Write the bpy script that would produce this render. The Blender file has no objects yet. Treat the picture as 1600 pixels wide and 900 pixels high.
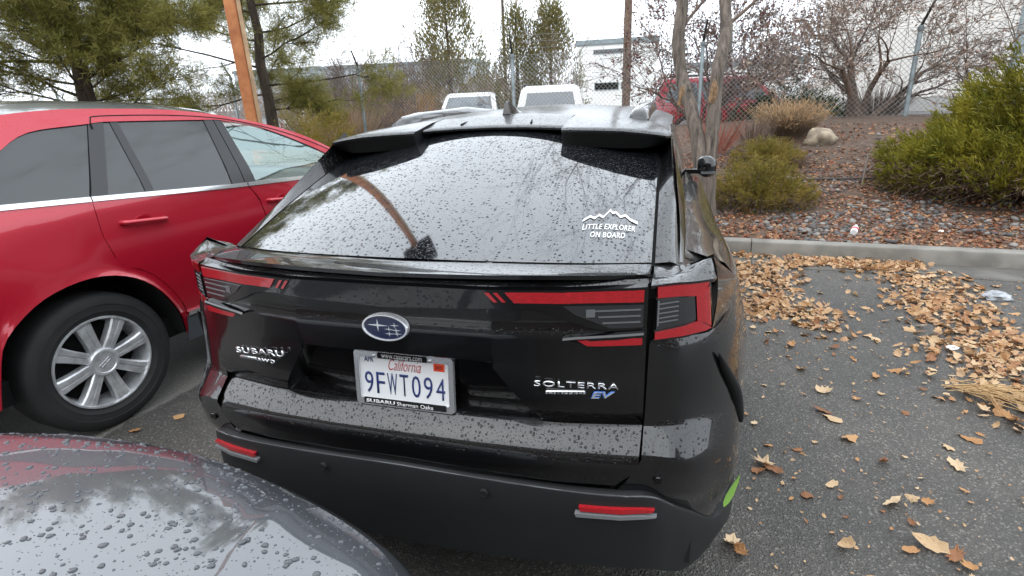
import bpy, bmesh, math, random
import numpy as np
from mathutils import Vector, Matrix, Quaternion, noise as mnoise

SC = bpy.context.scene
COL = SC.collection
R = math.radians
random.seed(11)
rng = np.random.default_rng(7)

# ------------------------------------------------------------------ camera
def look_axes(yaw, pitch, roll):
    f = Vector((-math.sin(yaw) * math.cos(pitch), math.cos(yaw) * math.cos(pitch), -math.sin(pitch)))
    r = Vector((math.cos(yaw), math.sin(yaw), 0))
    u = r.cross(f)
    return (math.cos(roll) * r + math.sin(roll) * u, -math.sin(roll) * r + math.cos(roll) * u, f)
_r, _u, _f = look_axes(R(16.967), R(19.194), R(-2.525))
cam_data = bpy.data.cameras.new("camera")
cam_data.sensor_width = 36.0
cam_data.lens = 858.0 / 1600.0 * 36.0
cam_data.clip_start = 0.02
cam_data.clip_end = 2000.0
cam = bpy.data.objects.new("camera", cam_data)
cam.matrix_world = Matrix(((_r.x, _u.x, -_f.x, 0.7576), (_r.y, _u.y, -_f.y, -1.2936), (_r.z, _u.z, -_f.z, 1.67), (0, 0, 0, 1)))
COL.objects.link(cam)
SC.camera = cam

# ------------------------------------------------------------------ overcast daylight
SUN_EL, SUN_AZ = R(48), R(205)
world = bpy.data.worlds.new("World")
SC.world = world
world.use_nodes = True
wn, wl = world.node_tree.nodes, world.node_tree.links
wn.clear()
w_out = wn.new("ShaderNodeOutputWorld")
w_bg = wn.new("ShaderNodeBackground")
w_sky = wn.new("ShaderNodeTexSky")
w_sky.sky_type = 'NISHITA'
w_sky.sun_disc = False
w_sky.sun_elevation = SUN_EL
w_sky.sun_rotation = SUN_AZ
w_sky.dust_density = 4.0
w_sky.air_density = 1.0
w_tc = wn.new("ShaderNodeTexCoord")
w_no = wn.new("ShaderNodeTexNoise")
w_no.inputs["Scale"].default_value = 2.2
w_no.inputs["Detail"].default_value = 5.0
w_no.inputs["Roughness"].default_value = 0.55
w_rp = wn.new("ShaderNodeValToRGB")
w_rp.color_ramp.elements[0].position = 0.3
w_rp.color_ramp.elements[0].color = (8.8, 9.6, 10.5, 1)
w_rp.color_ramp.elements[1].position = 0.72
w_rp.color_ramp.elements[1].color = (10.4, 11.1, 11.8, 1)
w_mx = wn.new("ShaderNodeMix")
w_mx.data_type = 'RGBA'
w_mx.inputs["Factor"].default_value = 0.94
wl.new(w_tc.outputs["Generated"], w_no.inputs["Vector"])
wl.new(w_no.outputs["Fac"], w_rp.inputs["Fac"])
wl.new(w_sky.outputs["Color"], w_mx.inputs[6])
wl.new(w_rp.outputs["Color"], w_mx.inputs[7])
wl.new(w_mx.outputs[2], w_bg.inputs["Color"])
w_bg.inputs["Strength"].default_value = 0.115
wl.new(w_bg.outputs[0], w_out.inputs["Surface"])

sun_d = bpy.data.lights.new("sun", 'SUN')
sun_d.energy = 0.7
sun_d.angle = R(95)
sun_d.color = (1.0, 0.97, 0.92)
sun = bpy.data.objects.new("sun", sun_d)
sun.rotation_euler = (R(90) - SUN_EL, 0, math.pi - SUN_AZ)
COL.objects.link(sun)

SC.view_settings.view_transform = 'Standard'
SC.view_settings.look = 'None'
SC.view_settings.gamma = 1.0
SC.view_settings.exposure = 1.05
SC.view_settings.use_curve_mapping = False
SC.render.engine = 'CYCLES'
SC.cycles.use_denoising = True
SC.cycles.max_bounces = 8
SC.cycles.transparent_max_bounces = 24

# ------------------------------------------------------------------ materials
def new_mat(name):
    m = bpy.data.materials.new(name)
    m.use_nodes = True
    nt = m.node_tree
    return m, nt.nodes, nt.links, nt.nodes["Principled BSDF"]

def c4(c):
    return (c[0], c[1], c[2], 1.0)

def add_drops(N, L, b, scale=45.0, strength=0.5, stretch=1.0, dist=0.004, cover=0.3):
    """water drops standing on a panel: small round domes as fine relief"""
    tc = N.new("ShaderNodeTexCoord")
    mp = N.new("ShaderNodeMapping")
    mp.inputs["Scale"].default_value = (1, stretch, 1)
    L.new(tc.outputs["Object"], mp.inputs["Vector"])
    hs = []
    for sc_, cov in ((scale, cover), (scale * 2.3, cover * 0.9)):
        v = N.new("ShaderNodeTexVoronoi")
        v.inputs["Scale"].default_value = sc_
        v.inputs["Randomness"].default_value = 1.0
        L.new(mp.outputs[0], v.inputs["Vector"])
        sep = N.new("ShaderNodeSeparateColor")
        L.new(v.outputs["Color"], sep.inputs[0])
        rad = N.new("ShaderNodeMath"); rad.operation = 'MULTIPLY_ADD'
        L.new(sep.outputs[0], rad.inputs[0]); rad.inputs[1].default_value = cov; rad.inputs[2].default_value = -.02
        d = N.new("ShaderNodeMath"); d.operation = 'SUBTRACT'
        L.new(rad.outputs[0], d.inputs[0]); L.new(v.outputs["Distance"], d.inputs[1])
        mr = N.new("ShaderNodeMapRange"); mr.interpolation_type = 'SMOOTHSTEP'
        mr.inputs["From Min"].default_value = 0.0
        mr.inputs["From Max"].default_value = 0.10
        L.new(d.outputs[0], mr.inputs["Value"])
        hs.append(mr)
    mx = N.new("ShaderNodeMath"); mx.operation = 'MAXIMUM'
    L.new(hs[0].outputs[0], mx.inputs[0])
    half = N.new("ShaderNodeMath"); half.operation = 'MULTIPLY'; half.inputs[1].default_value = 0.5
    L.new(hs[1].outputs[0], half.inputs[0]); L.new(half.outputs[0], mx.inputs[1])
    # drops stand on surfaces that face up; steep panels have shed them
    ge = N.new("ShaderNodeNewGeometry"); sz = N.new("ShaderNodeSeparateXYZ"); L.new(ge.outputs["True Normal"], sz.inputs[0])
    ab = N.new("ShaderNodeMath"); ab.operation = 'ABSOLUTE'; L.new(sz.outputs[2], ab.inputs[0])
    up_ = N.new("ShaderNodeMapRange"); up_.inputs["From Min"].default_value = .22; up_.inputs["From Max"].default_value = .5
    L.new(ab.outputs[0], up_.inputs["Value"])
    mu_ = N.new("ShaderNodeMath"); mu_.operation = 'MULTIPLY'; L.new(mx.outputs[0], mu_.inputs[0]); L.new(up_.outputs[0], mu_.inputs[1]); mx = mu_
    bp = N.new("ShaderNodeBump")
    bp.inputs["Strength"].default_value = strength
    bp.inputs["Distance"].default_value = dist
    L.new(mx.outputs[0], bp.inputs["Height"])
    L.new(bp.outputs[0], b.inputs["Normal"])
    L.new(bp.outputs[0], b.inputs["Coat Normal"])
    # water mirrors less than the lacquer or glass below it
    io = N.new("ShaderNodeMapRange"); io.inputs["To Min"].default_value = b.inputs["Coat IOR"].default_value; io.inputs["To Max"].default_value = 1.33; io.inputs["From Max"].default_value = .35
    L.new(mx.outputs[0], io.inputs["Value"]); L.new(io.outputs[0], b.inputs["Coat IOR"])
    sl = N.new("ShaderNodeMapRange"); sl.inputs["To Min"].default_value = b.inputs["Specular IOR Level"].default_value; sl.inputs["To Max"].default_value = .1; sl.inputs["From Max"].default_value = .35
    L.new(mx.outputs[0], sl.inputs["Value"]); L.new(sl.outputs[0], b.inputs["Specular IOR Level"])
    return mx

def paint(name, col, metallic=0.0, rough=0.25, coat=1.0, coat_ior=1.6, drops=0, scale=45.0, cover=0.3, strength=0.6, dist=0.004, spec=0.5, mottle=0.0, dirt=None):
    m, N, L, b = new_mat(name)
    b.inputs["Base Color"].default_value = c4(col)
    b.inputs["Metallic"].default_value = metallic
    b.inputs["Roughness"].default_value = rough
    b.inputs["Coat Weight"].default_value = coat
    b.inputs["Coat Roughness"].default_value = 0.03
    b.inputs["Coat IOR"].default_value = coat_ior
    b.inputs["Specular IOR Level"].default_value = spec
    if mottle:
        n = N.new("ShaderNodeTexNoise"); n.inputs["Scale"].default_value = 3.0; n.inputs["Detail"].default_value = 8
        r = N.new("ShaderNodeMapRange")
        r.inputs["To Min"].default_value = 0.02; r.inputs["To Max"].default_value = 0.02 + mottle
        L.new(n.outputs["Fac"], r.inputs["Value"]); L.new(r.outputs[0], b.inputs["Coat Roughness"])
    if dirt:
        tc = N.new("ShaderNodeTexCoord")
        n = N.new("ShaderNodeTexNoise"); n.inputs["Scale"].default_value = dirt[1]; n.inputs["Detail"].default_value = 9; n.inputs["Roughness"].default_value = 0.7
        L.new(tc.outputs["Object"], n.inputs["Vector"])
        r = N.new("ShaderNodeValToRGB")
        r.color_ramp.elements[0].position = dirt[2]; r.color_ramp.elements[0].color = c4(col)
        r.color_ramp.elements[1].position = dirt[3]; r.color_ramp.elements[1].color = c4(dirt[0])
        L.new(n.outputs["Fac"], r.inputs["Fac"]); L.new(r.outputs[0], b.inputs["Base Color"])
    if drops:
        add_drops(N, L, b, scale=scale, strength=strength, cover=cover, dist=dist)
    return m

def plain(name, col, rough=0.6, metallic=0.0, var=0.0, scale=8.0, bump=0.0, bscale=40.0, spec=0.5, col2=None, detail=6.0):
    m, N, L, b = new_mat(name)
    b.inputs["Base Color"].default_value = c4(col)
    b.inputs["Roughness"].default_value = rough
    b.inputs["Metallic"].default_value = metallic
    b.inputs["Specular IOR Level"].default_value = spec
    tc = N.new("ShaderNodeTexCoord")
    if var or col2:
        n = N.new("ShaderNodeTexNoise"); n.inputs["Scale"].default_value = scale; n.inputs["Detail"].default_value = detail
        L.new(tc.outputs["Object"], n.inputs["Vector"])
        r = N.new("ShaderNodeValToRGB")
        a = col if col2 else tuple(x * (1 - var) for x in col)
        bb = col2 if col2 else tuple(min(1, x * (1 + var)) for x in col)
        r.color_ramp.elements[0].position = 0.35; r.color_ramp.elements[0].color = c4(a)
        r.color_ramp.elements[1].position = 0.65; r.color_ramp.elements[1].color = c4(bb)
        L.new(n.outputs["Fac"], r.inputs["Fac"]); L.new(r.outputs[0], b.inputs["Base Color"])
    if bump:
        n2 = N.new("ShaderNodeTexNoise"); n2.inputs["Scale"].default_value = bscale; n2.inputs["Detail"].default_value = 6
        L.new(tc.outputs["Object"], n2.inputs["Vector"])
        bp = N.new("ShaderNodeBump"); bp.inputs["Strength"].default_value = bump; bp.inputs["Distance"].default_value = 0.01
        L.new(n2.outputs["Fac"], bp.inputs["Height"]); L.new(bp.outputs[0], b.inputs["Normal"])
    return m

def leafy(name, cols, rough=0.6, trans=0.25, use_obj=False, clump=0.0):
    """foliage: colour varies from leaf to leaf (mesh island or object), light passes through"""
    m, N, L, b = new_mat(name)
    g = N.new("ShaderNodeObjectInfo") if use_obj else N.new("ShaderNodeNewGeometry")
    r = N.new("ShaderNodeValToRGB")
    cr = r.color_ramp
    while len(cr.elements) < len(cols):
        cr.elements.new(0.5)
    for i, c in enumerate(cols):
        cr.elements[i].position = i / max(1, len(cols) - 1)
        cr.elements[i].color = c4(c)
    rnd = g.outputs["Random"] if use_obj else g.outputs["Random Per Island"]
    if clump:
        tc = N.new("ShaderNodeTexCoord"); cn = N.new("ShaderNodeTexNoise"); cn.inputs["Scale"].default_value = clump; cn.inputs["Detail"].default_value = 3
        L.new(tc.outputs["Object"], cn.inputs["Vector"])
        cm = N.new("ShaderNodeMapRange"); cm.inputs["From Min"].default_value = .3; cm.inputs["From Max"].default_value = .7; L.new(cn.outputs["Fac"], cm.inputs["Value"])
        mxx = N.new("ShaderNodeMix"); mxx.inputs[0].default_value = .65; L.new(rnd, mxx.inputs[2]); L.new(cm.outputs[0], mxx.inputs[3]); rnd = mxx.outputs[0]
    L.new(rnd, r.inputs["Fac"])
    L.new(r.outputs[0], b.inputs["Base Color"])
    b.inputs["Roughness"].default_value = rough
    b.inputs["Specular IOR Level"].default_value = 0.25
    if trans:
        t = N.new("ShaderNodeBsdfTranslucent"); L.new(r.outputs[0], t.inputs["Color"])
        ms = N.new("ShaderNodeMixShader"); ms.inputs[0].default_value = trans
        o = N["Material Output"] if "Material Output" in N else None
        o = [x for x in N if x.type == 'OUTPUT_MATERIAL'][0]
        L.new(b.outputs[0], ms.inputs[1]); L.new(t.outputs[0], ms.inputs[2]); L.new(ms.outputs[0], o.inputs["Surface"])
    return m

def glass_mat(name, col=(0.6, 0.75, 0.72), mixf=0.75, drops=False):
    """thin pane: partly clear, partly a mirror by Fresnel"""
    m, N, L, b = new_mat(name)
    o = [x for x in N if x.type == 'OUTPUT_MATERIAL'][0]
    tr = N.new("ShaderNodeBsdfTransparent"); tr.inputs["Color"].default_value = c4(col)
    N.remove(b); b = N.new("ShaderNodeBsdfGlossy"); b.inputs["Color"].default_value = (0.8, 0.95, 0.92, 1); b.inputs["Roughness"].default_value = 0.02
    ms = N.new("ShaderNodeMixShader"); 
    fr = N.new("ShaderNodeFresnel"); fr.inputs["IOR"].default_value = 1.6
    ad = N.new("ShaderNodeMath"); ad.operation = 'ADD'; ad.use_clamp = True; ad.inputs[1].default_value = 1 - mixf
    L.new(fr.outputs[0], ad.inputs[0])
    L.new(ad.outputs[0], ms.inputs[0]); L.new(tr.outputs[0], ms.inputs[1]); L.new(b.outputs[0], ms.inputs[2])
    L.new(ms.outputs[0], o.inputs["Surface"])
    return m

# ------------------------------------------------------------------ mesh helpers
class MB:
    """collects shapes, then links them as ONE mesh object"""
    def __init__(s):
        s.v = []; s.f = []; s.n = 0
    def add(s, verts, faces):
        o = s.n
        s.v.extend([tuple(p) for p in verts]); s.f.extend([tuple(i + o for i in f) for f in faces])
        s.n += len(verts)
        return s
    def grid(s, rows, flip=False, closed=False):
        nr, nc = len(rows), len(rows[0])
        vs = [p for r in rows for p in r]
        fs = []
        for i in range(nr - 1):
            for j in range(nc - (0 if closed else 1)):
                k = (j + 1) % nc
                q = (i * nc + j, i * nc + k, (i + 1) * nc + k, (i + 1) * nc + j)
                fs.append(q[::-1] if flip else q)
        return s.add(vs, fs)
    def box(s, lo, hi, M=None):
        x0, y0, z0 = lo; x1, y1, z1 = hi
        vs = [Vector(p) for p in ((x0,y0,z0),(x1,y0,z0),(x1,y1,z0),(x0,y1,z0),(x0,y0,z1),(x1,y0,z1),(x1,y1,z1),(x0,y1,z1))]
        if M is not None: vs = [M @ p for p in vs]
        return s.add(vs, [(0,3,2,1),(4,5,6,7),(0,1,5,4),(1,2,6,5),(2,3,7,6),(3,0,4,7)])
    def bbox(s, lo, hi, b=0.01, M=None):
        """box with chamfered edges"""
        x0, y0, z0 = lo; x1, y1, z1 = hi
        rows = []
        for z, i in ((z0, b), (z0 + b, 0), (z1 - b, 0), (z1, b)):
            X0, X1, Y0, Y1 = x0 + i, x1 - i, y0 + i, y1 - i
            rows.append([Vector(p) for p in ((X0+b,Y0,z),(X1-b,Y0,z),(X1,Y0+b,z),(X1,Y1-b,z),(X1-b,Y1,z),(X0+b,Y1,z),(X0,Y1-b,z),(X0,Y0+b,z))])
        if M is not None: rows = [[M @ p for p in r] for r in rows]
        o = s.n
        s.grid(rows, closed=True)
        s.f.append(tuple(o + i for i in range(7, -1, -1))); s.f.append(tuple(o + 24 + i for i in range(8)))
        return s
    def tube(s, path, rad, n=6, cap=True):
        path = [Vector(p) for p in path]
        if not hasattr(rad, '__len__'): rad = [rad] * len(path)
        rows = []; up = None
        for i, p in enumerate(path):
            t = (path[min(i + 1, len(path) - 1)] - path[max(i - 1, 0)])
            if t.length < 1e-9: t = Vector((0, 0, 1))
            t.normalize()
            if up is None:
                up = t.orthogonal().normalized()
            else:
                up = (up - t * up.dot(t))
                up = up.normalized() if up.length > 1e-6 else t.orthogonal().normalized()
            b = t.cross(up)
            rows.append([p + (up * math.cos(a) + b * math.sin(a)) * rad[i] for a in (2 * math.pi * k / n for k in range(n))])
        o = s.n
        s.grid(rows, closed=True)
        if cap:
            s.f.append(tuple(o + i for i in range(n - 1, -1, -1)))
            k = o + n * (len(path) - 1)
            s.f.append(tuple(k + i for i in range(n)))
        return s
    def lathe(s, prof, n=32, M=None, closed=False):
        """profile of (radius, height) turned about local z"""
        rows = []
        for r_, h in prof:
            rows.append([Vector((r_ * math.cos(2*math.pi*k/n), r_ * math.sin(2*math.pi*k/n), h)) for k in range(n)])
        if M is not None: rows = [[M @ p for p in r] for r in rows]
        o = s.n
        s.grid(rows, closed=True)
        if not closed:
            s.f.append(tuple(o + i for i in range(n - 1, -1, -1)))
            k = o + n * (len(prof) - 1)
            s.f.append(tuple(k + i for i in range(n)))
        return s
    def prism(s, poly, depth, M=None):
        """2D polygon (x,y) pushed from z=0 to z=depth"""
        n = len(poly)
        vs = [Vector((p[0], p[1], 0)) for p in poly] + [Vector((p[0], p[1], depth)) for p in poly]
        if M is not None: vs = [M @ p for p in vs]
        fs = [tuple(range(n - 1, -1, -1)), tuple(range(n, 2 * n))] + [(i, (i + 1) % n, n + (i + 1) % n, n + i) for i in range(n)]
        return s.add(vs, fs)
    def slab(s, top, bot, off):
        """two edge polylines (3D), skinned, and given thickness along vector or per-point offset"""
        o = Vector(off)
        A = [Vector(p) for p in top]; B = [Vector(p) for p in bot]
        A2 = [p + o for p in A]; B2 = [p + o for p in B]
        s.grid([A, B, B2, A2, A])
        n = len(A)
        k = s.n - 5 * n
        s.f.append((k, k + n, k + 2 * n, k + 3 * n)); s.f.append((k + n - 1, k + 4 * n - 1, k + 3 * n - 1, k + 2 * n - 1))
        return s
    def mesh(s, name, smooth=35.0, merge=False):
        me = bpy.data.meshes.new(name)
        me.from_pydata(s.v, [], s.f)
        if merge:
            bm = bmesh.new(); bm.from_mesh(me)
            bmesh.ops.remove_doubles(bm, verts=bm.verts, dist=1e-5)
            bmesh.ops.recalc_face_normals(bm, faces=bm.faces)
            bm.to_mesh(me); bm.free()
        if smooth is not None and len(me.polygons):
            me.polygons.foreach_set("use_smooth", [True] * len(me.polygons))
            me.set_sharp_from_angle(angle=R(smooth))
        me.update()
        return me
    def build(s, name, mat, parent=None, smooth=35.0, merge=False, loc=None):
        o = bpy.data.objects.new(name, s.mesh(name, smooth, merge))
        o.data.materials.append(mat)
        COL.objects.link(o)
        if parent is not None: o.parent = parent
        if loc is not None: o.location = loc
        return o

def tag(o, label, cat=None, group=None, kind=None):
    if label: o["label"] = label
    if cat: o["category"] = cat
    if group: o["group"] = group
    if kind: o["kind"] = kind
    return o

def empty(name, loc=(0, 0, 0), rz=0.0):
    o = bpy.data.objects.new(name, None)
    o.location = loc; o.rotation_euler = (0, 0, rz); o.empty_display_size = 0.2
    COL.objects.link(o)
    return o

def copy_tree(o, parent=None):
    c = o.copy(); COL.objects.link(c)
    if parent is not None: c.parent = parent
    for ch in [x for x in bpy.data.objects if x.parent == o]:
        copy_tree(ch, c)
    return c

def cat(pts, n=6):
    """Catmull-Rom through 3D (or 2D) points, n steps per span"""
    P = [np.array(p, float) for p in pts]
    if len(P) < 3:
        return [tuple(P[0] + (P[1] - P[0]) * i / n) for i in range(n + 1)]
    P = [2 * P[0] - P[1]] + P + [2 * P[-1] - P[-2]]
    out = []
    for i in range(1, len(P) - 2):
        a, b, c, d = P[i - 1], P[i], P[i + 1], P[i + 2]
        for k in range(n):
            t = k / n
            out.append(tuple(0.5 * ((2 * b) + (c - a) * t + (2 * a - 5 * b + 4 * c - d) * t * t + (3 * b - a - 3 * c + d) * t ** 3)))
    out.append(tuple(P[-2]))
    return out

def sym(row):
    """right half (x from 0 outwards) -> full row from left to right"""
    left = [(-p[0], p[1], p[2]) for p in row[::-1]]
    if abs(row[0][0]) < 1e-6: left = left[:-1]
    return left + list(row)

def mirror_x(pts):
    return [(-p[0], p[1], p[2]) for p in pts]

def resample(pts, n):
    P = np.array(pts, float)
    d = np.r_[0, np.cumsum(np.linalg.norm(np.diff(P, axis=0), axis=1))]
    t = np.linspace(0, d[-1], n)
    return [tuple(np.interp(ti, d, P[:, k]) for k in range(P.shape[1])) for ti in t]

def text_mesh(s, size=1.0, bold=0.0, shear=0.0, extrude=0.0, spacing=1.0, align='CENTER', bevel=0.0):
    cu = bpy.data.curves.new("txt", 'FONT')
    cu.body = s; cu.size = size; cu.shear = shear; cu.offset = bold; cu.extrude = extrude
    cu.space_character = spacing; cu.align_x = align; cu.align_y = 'CENTER'; cu.bevel_depth = bevel; cu.resolution_u = 3
    ob = bpy.data.objects.new("txt", cu)
    COL.objects.link(ob)
    dg = bpy.context.evaluated_depsgraph_get()
    me = bpy.data.meshes.new_from_object(ob.evaluated_get(dg))
    bpy.data.objects.remove(ob); bpy.data.curves.remove(cu)
    return me

def text_part(s, name, mat, parent, w, h, M, extrude=0.002, bold=0.0, shear=0.0, spacing=1.0, warp=None):
    """lettering fitted to width w and height h, laid in the x-z plane facing -y, then placed by M"""
    me = text_mesh(s, 1.0, bold, shear, 0.0, spacing)
    co = np.array([v.co[:] for v in me.vertices])
    lo, hi = co.min(0), co.max(0)
    sx, sy = w / (hi[0] - lo[0]), h / (hi[1] - lo[1])
    bm = bmesh.new(); bm.from_mesh(me)
    c = (lo + hi) / 2
    for v in bm.verts:
        v.co = Vector(((v.co.x - c[0]) * sx, 0, (v.co.y - c[1]) * sy))
    if extrude:
        r = bmesh.ops.extrude_face_region(bm, geom=bm.faces[:])
        vs = [e for e in r["geom"] if isinstance(e, bmesh.types.BMVert)]
        bmesh.ops.translate(bm, vec=Vector((0, -extrude, 0)), verts=vs)
    for v in bm.verts:
        p = v.co.copy()
        if warp: p = warp(p)
        v.co = M @ p if M is not None else p
    bmesh.ops.recalc_face_normals(bm, faces=bm.faces)
    bm.to_mesh(me); bm.free()
    me.name = name
    o = bpy.data.objects.new(name, me); me.materials.clear(); me.materials.append(mat)
    COL.objects.link(o); o.parent = parent
    return o

# ================================================================== black SUV (nose towards the kerb, +y)
M_blk = paint("black_paint", (0.004, 0.004, 0.0045), rough=0.25, coat_ior=1.52, spec=.3, drops=1, scale=85, cover=0.42, strength=0.6)
M_blk_side = paint("black_paint_dusty", (0.006, 0.0055, 0.005), rough=0.3, coat_ior=1.55, drops=1, scale=90, cover=0.3, strength=0.4, dirt=((0.055, 0.032, 0.018), 7.0, 0.56, 0.78))
M_blk_smooth = paint("black_gloss", (0.003, 0.003, 0.0035), rough=0.2, coat_ior=1.5, spec=.2)
M_tail = paint("black_tailgate_paint", (0.003, 0.003, 0.0033), rough=0.25, coat_ior=1.55, spec=.25, drops=1, scale=95, cover=0.46, strength=0.6)
M_clad = plain("grained_black_plastic", (0.009, 0.0095, 0.010), rough=0.58, bump=0.12, bscale=600, var=0.12, scale=3)
M_soft = plain("matt_black_plastic", (0.004, 0.004, 0.004), rough=0.55, spec=.25)
M_roofp = paint("wet_roof_paint", (0.010, 0.0105, 0.0115), rough=0.35, coat_ior=1.36, coat=.7, spec=.3, drops=1, scale=70, cover=0.46, strength=0.8, mottle=.25)
M_gap = plain("panel_gap_black", (0.002, 0.002, 0.002), rough=0.9)
M_rglass = paint("wet_privacy_glass", (0.006, 0.007, 0.009), rough=0.05, coat=1.0, coat_ior=1.76, drops=1, scale=80, cover=0.46, strength=0.7, dist=0.003, spec=0.9)
M_sglass = paint("side_privacy_glass", (0.008, 0.009, 0.01), rough=0.05, coat=1.0, coat_ior=1.6)
M_chrome = plain("chrome", (0.80, 0.81, 0.83), rough=0.22, metallic=.75)
M_white_vinyl = plain("white_vinyl", (0.85, 0.85, 0.85), rough=0.5)
M_tyre = plain("tyre_rubber", (0.018, 0.018, 0.018), rough=0.75, bump=0.1, bscale=90, var=0.25, scale=6)
M_under = plain("underbody_black", (0.006, 0.006, 0.006), rough=0.9)

def lens_red():
    m, N, L, b = new_mat("red_lamp_lens")
    b.inputs["Roughness"].default_value = 0.3
    b.inputs["Coat Weight"].default_value = 1.0
    b.inputs["Coat Roughness"].default_value = 0.04
    w = N.new("ShaderNodeTexNoise"); w.inputs["Scale"].default_value = 25; w.inputs["Detail"].default_value = 3
    r = N.new("ShaderNodeValToRGB")
    r.color_ramp.elements[0].position = .35; r.color_ramp.elements[0].color = (0.26, 0.003, 0.007, 1)
    r.color_ramp.elements[1].position = .7; r.color_ramp.elements[1].color = (0.52, 0.010, 0.018, 1)
    L.new(w.outputs[0], r.inputs[0]); L.new(r.outputs[0], b.inputs["Base Color"])
    return m
M_red_lens = lens_red()
M_smoke = paint("smoked_clear_lens", (0.02, 0.02, 0.022), rough=0.25, coat_ior=1.5)
M_refl = plain("silver_lamp_reflector", (0.24, 0.25, 0.26), rough=0.3, metallic=0.6)

suv = empty("suv", (0, 0, 0))
tag(suv, "black electric SUV with rain drops, seen from behind, in the middle", "car", None)

def yl(x):
    return float(np.interp(abs(x), [0, .3, .5, .69, .725, .80, .86, .9], [-.035, -.03, .0, .055, .072, .12, .175, .24]))

def smst(a, b, x):
    t = min(1.0, max(0.0, (x - a) / (b - a)))
    return t * t * (3 - 2 * t)

# --- tailgate skin: one sheet with the plate recess and the sloping ledge pressed into it
def gate_sheet():
    rows = []
    prof = [(1.215, -.012), (1.205, -.022), (1.15, -.024), (1.12, -.026), (1.095, -.030), (1.078, -.036), (1.06, -.034), (1.01, -.031), (.992, -.030), (.985, -.030), (.975, -.030), (.965, -.030), (.94, -.030),
            (.90, -.028), (.87, -.024), (.84, -.014), (.815, .000), (.798, .012), (.790, .017), (.785, .018), (.781, .013), (.765, -.008), (.745, -.029), (.725, -.042), (.708, -.050), (.690, -.053), (.665, -.050), (.635, -.046)]
    for z, y in prof:
        hw = float(np.interp(z, [.785, .975], [.437, .300]))
        if z > .795: edge = .706 if z < 1.0 else .706
        else: edge = float(np.interp(z, [.635, .69, .79], [.64, .700, .704]))
        xs = [0, .06, .12, .17, .22, hw - .03, hw - .010, hw - .004, hw + .004, hw + .012, hw + .05]
        xs += list(np.linspace(hw + .07, edge, 8))
        row = []
        for x in xs:
            m = smst(hw + .004, hw - .012, x)
            m *= smst(.990, .966, z) if z > .79 else smst(.770, .800, z) * .5
            k = float(np.interp(z, [.62, .8, .95, 1.2], [.45, .6, .9, 1.0]))
            yy = y + (yl(x) + .035) * k + m * .078 * (1.0 if z > .80 else float(np.interp(z, [.775, .79, .83], [.0, .15, 1])))
            zz = z
            row.append((x, yy, zz))
        rows.append(sym(row))
    return rows
g = MB(); g.grid(gate_sheet(), flip=True)
gate = g.build("tailgate", M_tail, suv, smooth=28)

# --- ducktail lip below the glass
lip_top = [(0, .118, 1.226), (.25, .128, 1.226), (.5, .172, 1.218), (.65, .222, 1.211), (.708, .248, 1.206)]
lip_mid = [(0, .045, 1.236), (.25, .05, 1.238), (.45, .07, 1.238), (.62, .13, 1.227), (.708, .19, 1.212)]
lip_edge = [(0, -.030, 1.234), (.25, -.026, 1.238), (.45, -.008, 1.240), (.62, .05, 1.230), (.708, .105, 1.221)]
lip_b = [(p[0], p[1] + .002, p[2] - .012) for p in lip_edge]
lip_in = [(p[0], p[1] + .045, p[2] - .026) for p in lip_edge]
lip_in2 = [(0, .0, 1.198), (.25, .004, 1.2), (.45, .025, 1.2), (.62, .07, 1.198), (.708, .12, 1.194)]
m = MB(); m.grid([sym(cat(r, 6)) for r in (lip_top, lip_mid, lip_edge, lip_b, lip_in, lip_in2)], flip=True)
m.build("ducktail_spoiler", M_blk, suv, smooth=40)

# --- rear glass
gb = [(0, .12, 1.231), (.25, .13, 1.229), (.5, .175, 1.221), (.65, .225, 1.214), (.704, .248, 1.209)]
gt = [(0, 1.05, 1.540), (.25, 1.05, 1.531), (.5, 1.05, 1.506), (.65, 1.05, 1.476), (.684, 1.05, 1.468)]
def glass_pt(x, t):
    """t=0 bottom edge, t=1 top edge"""
    s = abs(x) / .704
    xb, xt = s * .704, s * .684
    b = np.array([xb, .12 + .2 * xb ** 2 + .126 * xb ** 4, 1.231 - .044 * xb ** 2])
    q = np.array([xt, 1.2, 1.584 - .20 * xt ** 2])
    p = b + (q - b) * t
    p[2] += .018 * 4 * t * (1 - t)
    if x < 0: p[0] = -p[0]
    return Vector(p)
rows = []
for i in range(13):
    rows.append([glass_pt(x, i / 12) for x in np.linspace(-.704, .704, 41)])
m = MB(); m.grid(rows, flip=False)
rear_glass = m.build("rear_window", M_rglass, suv, smooth=60)

# --- rubber gap strips at the glass sides and the tailgate shut line (dark inner shell behind every gap)
for sgn in (1, -1):
    m = MB()
    a = [glass_pt(.704, t / 10) for t in range(11)]
    pts_in = [Vector((p.x - .012, p.y, p.z - .012)) for p in a]
    pts_out = [Vector((p.x + .03, p.y + .01, p.z - .014)) for p in a]
    if sgn < 0:
        pts_in = [Vector((-p.x, p.y, p.z)) for p in pts_in]; pts_out = [Vector((-p.x, p.y, p.z)) for p in pts_out]
    m.grid([pts_in, pts_out])
    col = [(.69, .19, 1.19), (.69, .10, 1.15), (.69, .09, 1.05), (.69, .085, .9), (.69, .09, .80), (.69, .05, .72), (.66, .02, .66), (.62, .01, .60)]
    col2 = [(x + .06, y + .04, z) for x, y, z in col]
    if sgn < 0: col = mirror_x(col); col2 = mirror_x(col2)
    m.build("glass_seal", M_gap, suv); m = MB(); m.grid([col, col2])
    m.build("shut_line", M_gap, suv)

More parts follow.
